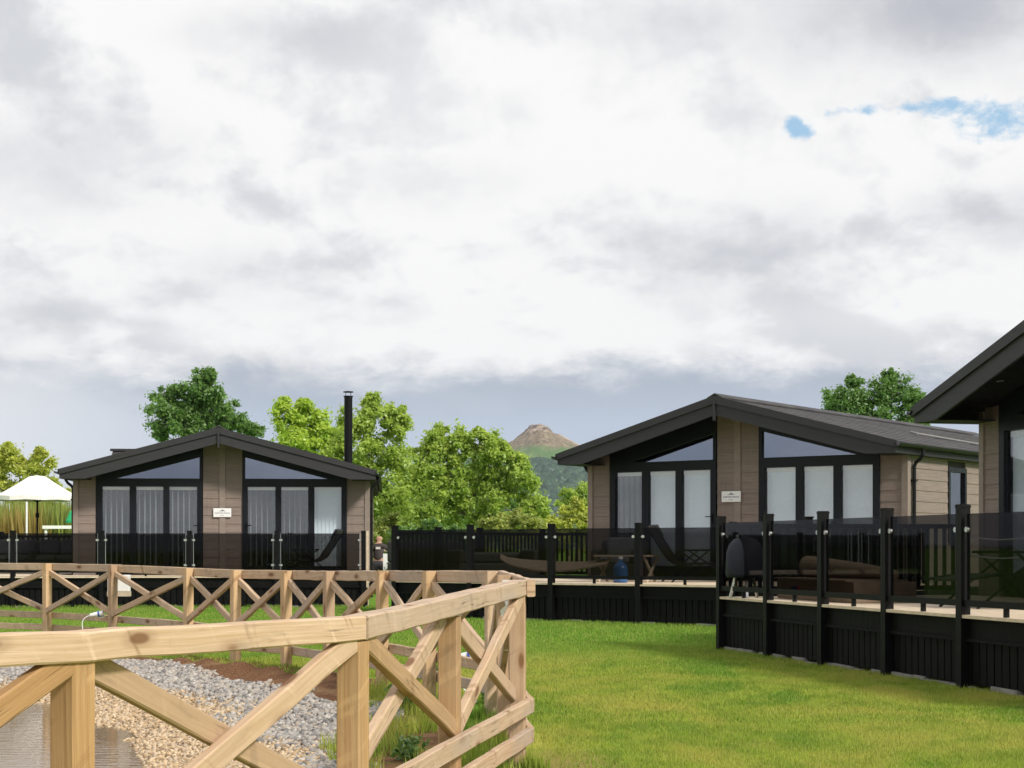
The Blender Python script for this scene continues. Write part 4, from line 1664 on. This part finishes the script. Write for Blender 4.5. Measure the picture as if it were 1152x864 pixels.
# ------------------------------------------------------------------ far peak, woodland
PROF_X = [-900, -200, 200, 330, 430, 500, 545, 577, 585, 592, 596, 600, 607, 613, 617, 620, 624, 630, 637, 645, 650, 680, 760, 900, 1150, 1600, 2200]
PROF_Y = [612, 596, 572, 556, 540, 524, 510, 495.5, 489.5, 483.3, 479, 477.3, 476.4, 477.6, 479, 483.6, 486.4, 488.5, 492.6, 497.2, 500, 512, 534, 556, 580, 600, 612]
D_H = 2600.0
hx = np.unique(np.concatenate([np.linspace(-1900, 2100, 90), np.linspace(-140, 200, 240)]))
hy = np.concatenate([np.linspace(1500, 2300, 40), np.linspace(2310, 2900, 110)])
HX, HY = np.meshgrid(hx, hy)
prof = (616 - np.interp(HX / D_H * F + 576, PROF_X, PROF_Y)) * D_H / F + E
g_ = np.clip((HY - 1500) / (D_H - 1500), 0, 1)
back = np.clip((HY - D_H) / 500, 0, 1)
shape = (g_ ** 1.15) * (1 - back ** 1.3 * .8)
top = np.clip((prof - 140) / 50, 0, 1)
steep = np.clip((HY - (D_H - 180)) / 180, 0, 1)
H = prof * np.where(HY < D_H, .0 + shape, shape)
peakpart = np.clip(prof - 150, 0, None)
H = np.where(HY < D_H, (np.minimum(prof, 150) * g_ ** .9 + peakpart * steep ** 1.2), H)


def vnoise(X, Y, sc):
    return (np.sin(X / sc * 1.7 + 1.3 * np.sin(Y / sc * 1.1)) + np.sin(Y / sc * 2.3 + 1.7 * np.sin(X / sc * .9 + 2)) + np.sin((X + Y) / sc * 3.1)) / 3


H = H + vnoise(HX, HY, 30) * 2.0 * np.clip(H / 60, 0, 1) + vnoise(HX, HY, 9) * 2.2 * top + vnoise(HX + 40, HY, 4.3) * 1.8 * top
H = np.maximum(H, -2)
idx = np.arange(HX.size).reshape(HX.shape)
fc = np.stack([idx[:-1, :-1], idx[:-1, 1:], idx[1:, 1:], idx[1:, :-1]], -1).reshape(-1, 4)
m, t, b = newmat('peak heath')
pos = t.new('ShaderNodeNewGeometry').outputs['Position']
x, y, z = t.sep(pos)
n1 = t.noise(pos, .022, 6, .65)
n2 = t.noise(pos, .09, 5, .7)
zz = t.m('ADD', z, t.m('MULTIPLY', t.m('SUBTRACT', n1, .5), 45.0))
c = t.mix(t.ramp(n1, .35, .65), (.075, .145, .045), (.13, .195, .07))
heath = t.mix(t.ramp(n2, .35, .65), (.13, .095, .06), (.27, .215, .14))
c = t.mix(t.ramp(zz, 146, 162), c, heath)
rock = t.mix(t.ramp(n2, .42, .6), (.07, .05, .042), (.42, .32, .25))
c = t.mix(t.m('MULTIPLY', t.ramp(zz, 178, 186), .8), c, rock)
path = t.m('MULTIPLY', t.ramp(t.m('ABSOLUTE', t.m('ADD', t.m('SUBTRACT', z, 188.0), t.m('MULTIPLY', t.m('SUBTRACT', x, 62.0), .55))), 1.5, 4.0, 1, 0), t.ramp(x, 68, 76))
c = t.mix(t.m('MULTIPLY', path, .6), c, (.50, .42, .33))
low = t.ramp(zz, 95, 122, 1, 0)
c = t.mix(t.m('MULTIPLY', low, .6), c, (.045, .09, .04))
t.put(b.inputs['Base Color'], c)
b.inputs['Roughness'].default_value = 1
b.inputs['Specular IOR Level'].default_value = 0
t.put(b.inputs['Normal'], t.bump(n2, .6, 6.0))
M['peak'] = m
hill = np_mesh('hill', np.stack([HX, HY, H], -1).reshape(-1, 3), fc, 'peak', smooth=True)
tag(hill, kind='structure')


def hill_h(x, y):
    i = np.clip(np.searchsorted(hy, y), 1, len(hy) - 1)
    j = np.clip(np.searchsorted(hx, x), 1, len(hx) - 1)
    return H[i, j]


# woodland on the lower slopes: lumpy crowns
bm = bmesh.new()
bmesh.ops.create_icosphere(bm, subdivisions=2, radius=1)
IV = np.array([v.co[:] for v in bm.verts])
IF = np.array([[v.index for v in f.verts] for f in bm.faces])
bm.free()
xs, ys = scatter(7000, -60, 240, 1650, 2330)
hz = hill_h(xs, ys)
dens = vnoise(xs, ys, 60)
keep = ((hz < 121 + 8 * dens) & (hz > 88 - 6 * dens)) | ((dens > .1) & (hz < 88))
keep &= ~((hz > 112) & (hz < 117) & (xs > 45))
xs, ys, hz = xs[keep], ys[keep], hz[keep]
n = len(xs)
rr = 4.2 + 4 * RNG.random(n)
jit = 1 + .45 * (RNG.random((n, len(IV))) - .5)
Pw = IV[None] * jit[..., None] * rr[:, None, None] * np.array([1, 1, 1.05]) + np.stack([xs, ys, hz + rr * .6], -1)[:, None, :]
fw = (IF[None] + (np.arange(n) * len(IV))[:, None, None]).reshape(-1, 3)
M['wood_leaf'] = leaf_mat('woodland crown', (.014, .042, .026), (.045, .092, .045), .1)
o = np_mesh('far_woodland', Pw.reshape(-1, 3), fw, 'wood_leaf', np.repeat(RNG.random(n), len(IV)))
tag(o, 'dark woodland covering the lower slope of the far peak', 'woodland', kind='stuff')

# ------------------------------------------------------------------ person and boards
pp = Vector((gx(426, 49), 49, 0))


def skin_mesh(name, verts, edges, rads, mat, parent, root_i=0, lvl=2):
    me = bpy.data.meshes.new(name)
    me.from_pydata(verts, edges, [])
    o = bpy.data.objects.new(name, me)
    COL.objects.link(o)
    o.parent = parent
    sk = o.modifiers.new('skin', 'SKIN')
    sk.use_smooth_shade = True
    for i, r in enumerate(rads):
        sv = me.skin_vertices[0].data[i]
        r = r if isinstance(r, tuple) else (r, r)
        sv.radius = r
        sv.use_root = (i == root_i)
    ss = o.modifiers.new('sub', 'SUBSURF')
    ss.levels = ss.render_levels = lvl
    me.materials.append(M[mat])
    return o


per = empty('person', pp, R(-12))
tag(per, 'person with shaved head in a dark brown T-shirt reaching right over the white board', 'person')
# facing +y (away), arms reaching to +x
J = [(0, 0, .93), (0, .0, 1.12), (0, .02, 1.32), (0, .03, 1.42), (0, .04, 1.49), (.005, .045, 1.58), (.01, .045, 1.68),     # 0-6 spine, head
     (-.10, 0, .88), (-.11, .02, .48), (-.12, -.03, .08), (-.12, .10, .03),                                                # 7-10 left leg
     (.10, 0, .88), (.13, .03, .48), (.14, -.02, .08), (.14, .11, .03),                                                    # 11-14 right leg
     (-.19, .03, 1.37), (-.24, .12, 1.12), (-.14, .32, .98), (-.10, .38, .96),                                             # 15-18 left arm
     (.19, .04, 1.36), (.36, .16, 1.20), (.52, .30, 1.10), (.59, .35, 1.07),                                               # 19-22 right arm
     (.01, .13, 1.60), (-.085, .04, 1.61), (.10, .04, 1.61)]                                                               # nose, ears
Ed = [(0, 1), (1, 2), (2, 3), (3, 4), (4, 5), (5, 6), (0, 7), (7, 8), (8, 9), (9, 10), (0, 11), (11, 12), (12, 13), (13, 14),
      (3, 15), (15, 16), (16, 17), (17, 18), (3, 19), (19, 20), (20, 21), (21, 22), (5, 23), (5, 24), (5, 25)]
Rd = [(.12, .09), (.14, .10), (.16, .11), (.12, .08), .055, .09, .075, .07, .055, .045, .04, .07, .055, .045, .04,
      .06, .048, .035, .04, .06, .048, .035, .04, .02, .018, .018]
# fingers
for hand in (18, 22):
    hx_, hy_, hz_ = J[hand]
    dx = Vector((J[hand][0] - J[hand - 1][0], J[hand][1] - J[hand - 1][1], J[hand][2] - J[hand - 1][2])).normalized()
    sd = dx.cross(Vector((0, 0, 1))).normalized()
    for k in range(5):
        o_ = (k - 2) * .018
        ln = (.055, .07, .075, .07, .05)[k]
        b_ = Vector(J[hand]) + dx * .03 + sd * o_
        e_ = b_ + dx * ln + sd * (.03 if k == 4 else 0) + Vector((0, 0, -.02))
        J.append(tuple(b_))
        J.append(tuple(e_))
        Ed += [(hand, len(J) - 2), (len(J) - 2, len(J) - 1)]
        Rd += [.010, .008]
skin_mesh('body', J, Ed, Rd, 'skin', per)
skin_mesh('t_shirt', [J[0], J[1], J[2], J[3], (0, .04, 1.45), J[15], (-.225, .09, 1.2), J[19], (.29, .11, 1.27)],
          [(0, 1), (1, 2), (2, 3), (3, 4), (3, 5), (5, 6), (3, 7), (7, 8)],
          [(.175, .135), (.165, .125), (.185, .135), (.14, .10), .07, .078, .07, .078, .07], 'shirt', per)
skin_mesh('trousers', [(0, 0, .98), (0, 0, .90), (-.10, 0, .80), J[8], (J[9][0], J[9][1], .12), (.10, 0, .80), J[12], (J[13][0], J[13][1], .12)],
          [(0, 1), (1, 2), (2, 3), (3, 4), (1, 5), (5, 6), (6, 7)], [(.185, .145), (.19, .15), .125, .09, .075, .125, .09, .075], 'trousers', per)
MB().box(-.055, .085, -.118, -.108, 1.29, 1.36).build('shirt_print', 'white', per)

q = Vector((gx(440, 48.5), 48.5, 0))
o = empty('white_board', q, R(10))
tag(o, 'plain white board standing between the two decks beside the person', 'board')
MB().bar((-.02, .0, 0), (-.02, .25, 1.12), .95, .03, up=Vector((1, 0, 0))).build('sheet', 'white', o) if False else MB().box(-.24, .45, -.02, .02, 0, 1.16).build('sheet', 'white', o, bevel=.004)
MB().box(-.26, .47, .025, .08, 0.0, .06).build('foot', 'deck_board', o)
q = Vector((gx(441, 51.5), 51.5, 0))
o = empty('timber_trestle', q)
tag(o, 'raw timber trestle with a flat top beam behind the white board', 'trestle')
MB().box(-.45, .5, -.06, .06, 1.22, 1.34).build('beam', 'deck_board', o)
for sx in (-.38, .42):
    for sy in (-1, 1):
        MB().bar((sx, sy * .25, 0), (sx, sy * .035, 1.22), .05, .05).build('leg', 'deck_board', o)
q = Vector((gx(413.5, 37.5), 37.5, 0))
o = MB().bar(q + Vector((0, 0, 0)), q + Vector((0, 0, 1.72)), .05, .05).build('marker_stake', 'deck_edge', off=q)
o.location = q
tag(o, 'thin pale wooden stake at the right end of the left deck', 'stake')

# ------------------------------------------------------------------ small things on the pond fence
# white box on a timber shelf behind the far fence post
fp = Vector(FP[2])
q = Vector((gx(134, F / 83.0), F / 83.0, .68))
o = empty('white_box', q)
tag(o, 'small white box on a timber shelf fixed to the far pond fence', 'box')
MB().box(-.15, .15, -.06, .06, .0, .07).build('shelf', 'deck_board', o)
MB().box(-.145, .145, -.055, .055, .071, .29).build('housing', 'white', o, bevel=.006)


def plug(p, rz, label, drop, away):
    o = empty('cable_connector', p, rz)
    tag(o, label, 'connector', 'white cable connectors on the pond fence')
    b_ = MB()
    b_.tube([(-.075, 0, 0), (-.02, 0, .012), (.03, 0, .02)], [.024, .030, .032], 12)
    b_.build('plug_body', 'white', o)
    MB().tube([(.031, 0, .02), (.052, 0, .023)], .038, 14).build('ring', 'blue_plug', o)
    MB().tube([(.053, 0, .023), (.10, 0, .03)], .034, 14).build('socket', 'white', o)
    MB().box(.02, .10, .03, .055, -.035, .06).build('back_plate', 'white', o)
    pts = []
    for i in range(12):
        u = i / 11
        pts.append((-.075 - .075 * math.sin(math.pi * min(1, u * 1.0)) + away * u * u, 0, -drop * u ** 1.5 - .0))
    MB().tube(pts, .0065, 6).build('cable', 'white', o)
    return o


far = F / 131.0
plug(Vector((gx(523, far), far - .02, .395)), R(-15), 'white cable connector with a long drooping flex on the far rail', .38, .18)
far = F / 83.5
plug(Vector((gx(110, far), far - .10, .43)), R(0), 'white cable connector low on the fence left of the white box', .20, -.1)

# torn strip of white plastic hanging from the end of the fence
q = Vector((gx(571, F / 172.0), F / 172.0, 1.13))
st = MB()
pts = []
for i in range(15):
    u = i / 14
    w_ = .035 * (1 - .55 * u) * (1 + .35 * math.sin(i * 2.3))
    x_ = .012 * math.sin(u * 9) + .01 * math.sin(u * 23)
    y_ = -.075 + .012 * math.sin(u * 14)
    st.v += [(x_ - w_, y_, -.46 * u), (x_ + w_, y_ + .01, -.46 * u), (x_ + w_, y_ + .013, -.46 * u), (x_ - w_, y_ + .003, -.46 * u)]
for i in range(14):
    for k in range(4):
        st.f.append((i * 4 + k, i * 4 + (k + 1) % 4, i * 4 + 4 + (k + 1) % 4, i * 4 + 4 + k))
o = st.build('plastic_strip', 'white')
o.location = q
tag(o, 'torn white plastic strip hanging off the corner of the pond fence', 'plastic strip')


# leafy weeds inside the near corner
def weed(px, py, zg, h, label):
    s = (616 - py) / (zg - E)
    d = F / s
    base = Vector((gx(px, d), d, float(height(np.array([gx(px, d)]), np.array([d]))[0])))
    n = 220
    v, f, tn = leaves(np.array([(base.x + random.uniform(-.09, .09), base.y + random.uniform(-.12, .12), base.z + h * random.uniform(.2, .8)) for _ in range(9)]),
                      np.full(9, h * .45), 300, .024)
    o = np_mesh('leafy_weed', v, f, 'weed', tn, loc=tuple(base))
    tag(o, label, 'weed', 'weeds inside the near fence corner')


weed(455, 800, -.02, .22, 'low leafy weed at the edge of the grey gravel')
weed(478, 770, -.02, .26, 'tall leafy weed behind the nearest crossed braces')
weed(560, 795, -.02, .20, 'leafy weed under the drooping white flex')
weed(455, 848, -.02, .18, 'leafy weed lowest in the picture beside the gravel')

# ------------------------------------------------------------------ haze
hz_ = MB().box(-4500, 4500, -420, 6600, -3, 320).build('haze', M['white'])
tag(hz_, kind='stuff')
m = bpy.data.materials.new('air')
m.use_nodes = True
t = NT(m.node_tree)
t.n.clear()
out = t.new('ShaderNodeOutputMaterial')
pv = t.new('ShaderNodeVolumePrincipled')
pv.inputs['Color'].default_value = (.80, .88, 1.0, 1)
pv.inputs['Density'].default_value = .00007
t.l.new(pv.outputs[0], out.inputs['Volume'])
hz_.data.materials[0] = m

# ------------------------------------------------------------------ sky and sun
SUN = Vector((.57, -.58, .62)).normalized()
world = bpy.data.worlds.new('World')
scene.world = world
world.use_nodes = True
t = NT(world.node_tree)
bgn = t.n['Background']
bgn.inputs['Strength'].default_value = .1
sky = t.new('ShaderNodeTexSky')
sky.sky_type = 'NISHITA'
sky.sun_disc = False
sky.sun_elevation = math.asin(SUN.z)
sky.sun_rotation = math.atan2(SUN.x, SUN.y)
gen = t.new('ShaderNodeTexCoord').outputs['Generated']
x, y, z = t.sep(gen)
az = t.m('ARCTAN2', x, y)
el = t.m('ARCSINE', z)


def A(px):
    return math.atan((px - 576) / F)


def EL(py):
    return math.atan((616 - py) / F)


def blob(px, py, rx, ry, warp, k=.9):
    """soft patch of cloud cover at a compass direction and height"""
    dx = t.m('DIVIDE', t.m('SUBTRACT', t.m('ADD', az, t.m('MULTIPLY', wx, warp)), A(px)), rx / F)
    dy = t.m('DIVIDE', t.m('SUBTRACT', t.m('ADD', el, t.m('MULTIPLY', wy, warp * .6)), EL(py)), ry / F)
    r2 = t.m('ADD', t.m('MULTIPLY', dx, dx), t.m('MULTIPLY', dy, dy))
    return t.m('MULTIPLY', t.m('POWER', 2.718, t.m('MULTIPLY', r2, -1.0)), k)


elc = t.m('ADD', t.m('MAXIMUM', el, -.06), .15)
PX = t.m('MULTIPLY', az, 3.3)
PY = t.m('MULTIPLY', t.m('LOGARITHM', elc, 2.718), 1.75)


def nz(sc, dx=0.0, dy=0.0, dz=0.0, det=6, ro=.58, wp=0.0):
    ax = t.m('ADD', PX, dx) if not wp else t.m('ADD', t.m('ADD', PX, dx), t.m('MULTIPLY', wx, wp))
    ay = t.m('ADD', PY, dy) if not wp else t.m('ADD', t.m('ADD', PY, dy), t.m('MULTIPLY', wy, wp))
    return t.noise(t.comb(ax, ay, dz), sc, det, ro)


wx = t.m('SUBTRACT', nz(5.0, dz=.3), .5)
wy = t.m('SUBTRACT', nz(5.0, dz=7.7), .5)
big = nz(1.7, dz=1.3, det=4, wp=.10)
med = nz(6.0, dz=6.1, det=7, ro=.62, wp=.08)
fin = nz(19.0, dz=2.2, det=6, ro=.65)
h0 = nz(2.0, dz=4.4, det=9, ro=.53, wp=.09)
h1 = nz(2.0, .06, .10, dz=4.4, det=9, ro=.53, wp=.09)     # same field a step towards the light
rel = t.m('SUBTRACT', h0, h1)
WHITE = (8.6, 8.55, 8.5)
GREY = (5.85, 6.0, 6.3)
g0 = nz(8.5, dz=5.2, det=8, ro=.6, wp=.05)
g1 = nz(8.5, .018, .032, dz=5.2, det=8, ro=.6, wp=.05)
rel2 = t.m('SUBTRACT', g0, g1)
tone = t.m('ADD', .755, t.m('ADD', t.m('ADD', t.m('MULTIPLY', rel, 3.4), t.m('MULTIPLY', rel2, .8)), t.m('ADD', t.m('MULTIPLY', t.m('SUBTRACT', big, .5), 1.7), t.m('MULTIPLY', t.m('SUBTRACT', med, .5), .2))))
cl = t.mix(t.ramp(tone, .12, .86), GREY, WHITE)
greys = None
for (px, py, rx, ry, wp, k) in ((1060, 30, 200, 60, .08, 1.0), (760, 25, 130, 34, .08, .65), (350, 45, 95, 26, .08, .7), (50, 195, 110, 50, .10, .55), (270, 315, 80, 35, .10, .45),
                                (1110, 255, 80, 32, .07, .8), (830, 300, 120, 50, .09, .5), (20, 365, 70, 28, .08, .6), (480, 200, 70, 22, .08, .4), (900, 250, 40, 30, .06, .35)):
    g = blob(px, py, rx, ry, wp, k)
    greys = g if greys is None else t.m('MAXIMUM', greys, g)
cl = t.mix(t.m('MULTIPLY', greys, t.ramp(t.m('ADD', big, t.m('MULTIPLY', t.m('SUBTRACT', med, .5), .6)), .28, .62, .45, 1.0)), cl, (4.35, 4.5, 4.95))
whites = None
for (px, py, rx, ry, wp, k) in ((335, 352, 55, 32, .04, 1.0), (230, 372, 55, 26, .04, .9), (620, 120, 280, 110, .06, .8), (820, 190, 150, 55, .05, .9), (450, 372, 170, 34, .04, .9), (740, 365, 150, 30, .04, .8), (120, 330, 120, 26, .05, .6), (1000, 360, 120, 30, .04, .5)):
    g = blob(px, py, rx, ry, wp, k)
    whites = g if whites is None else t.m('MAXIMUM', whites, g)
cl = t.mix(t.m('MULTIPLY', whites, .75), cl, (8.6, 8.55, 8.5))
# slate band of rain cloud low over the horizon, with a ragged upper edge
edge = t.m('ADD', el, t.m('ADD', t.m('MULTIPLY', wx, .03), t.m('MULTIPLY', t.m('SUBTRACT', med, .5), .05)))
lowb = t.ramp(edge, EL(442), EL(392), 1, 0)
side = t.m('MAXIMUM', t.ramp(az, A(-60), A(330), .42, 1), t.ramp(t.m('ABSOLUTE', az), .5, .9, 0, .6))
side = t.m('MULTIPLY', side, t.ramp(t.m('ABSOLUTE', az), .6, 1.4, 1, .25))
band = t.mix(t.ramp(el, EL(500), EL(420)), (4.2, 4.95, 6.2), (3.45, 3.95, 4.8))
band = t.mix(t.m('MULTIPLY', t.ramp(big, .45, .65), .25), band, (5.0, 5.4, 6.0))
cl = t.mix(t.m('MULTIPLY', lowb, t.m('MULTIPLY', side, .95)), cl, band)
# broken blue opening, upper right, and looser cover behind the camera
hole = None
for (px, py, rx, ry, wp, k) in ((897, 148, 19, 15, .03, .95), (962, 132, 46, 11, .03, .75), (1052, 138, 66, 13, .03, .9), (1130, 150, 50, 26, .03, 1.0)):
    g = blob(px, py, rx, ry, wp, k)
    hole = g if hole is None else t.m('MAXIMUM', hole, g)
hole = t.ramp(t.m('ADD', hole, t.m('ADD', t.m('MULTIPLY', t.m('SUBTRACT', med, .5), 1.2), t.m('MULTIPLY', t.m('SUBTRACT', fin, .5), 1.5))), .36, .95)
behind = t.ramp(y, -.2, .2, 1, 0)
hole2 = t.m('MULTIPLY', behind, t.ramp(big, .50, .62))
tot = t.m('MAXIMUM', hole, t.m('MULTIPLY', hole2, .25))
skyc = t.mix(1.0, sky.outputs[0], (1.0, 1.0, 1.0), 'MULTIPLY')
skyc = t.mix(.72, skyc, (3.6, 5.9, 8.0))
final = t.mix(tot, cl, skyc)
t.put(bgn.inputs[0], final)

sl = bpy.data.lights.new('sun', 'SUN')
sl.energy = 3.4
sl.angle = R(9)
sl.color = (1.0, .95, .87)
so = bpy.data.objects.new('sun', sl)
COL.objects.link(so)
so.rotation_euler = (-SUN).to_track_quat('-Z', 'Y').to_euler()

# ------------------------------------------------------------------ camera
cam = bpy.data.cameras.new('camera')
cam.sensor_width = 36
cam.lens = F / 1152 * 36
cam.shift_y = (616 - 432) / 1152
cam.clip_end = 20000
cam.clip_start = .05
co = bpy.data.objects.new('camera', cam)
COL.objects.link(co)
co.location = (0, 0, E)
co.rotation_euler = (R(90), 0, 0)
scene.camera = co

scene.view_settings.view_transform = 'Standard'
scene.view_settings.look = 'None'
scene.view_settings.gamma = 1
scene.view_settings.exposure = .2
scene.view_settings.use_curve_mapping = False
cy = scene.cycles
cy.max_bounces = 8
cy.transparent_max_bounces = 16
cy.volume_bounces = 0
cy.use_denoising = True
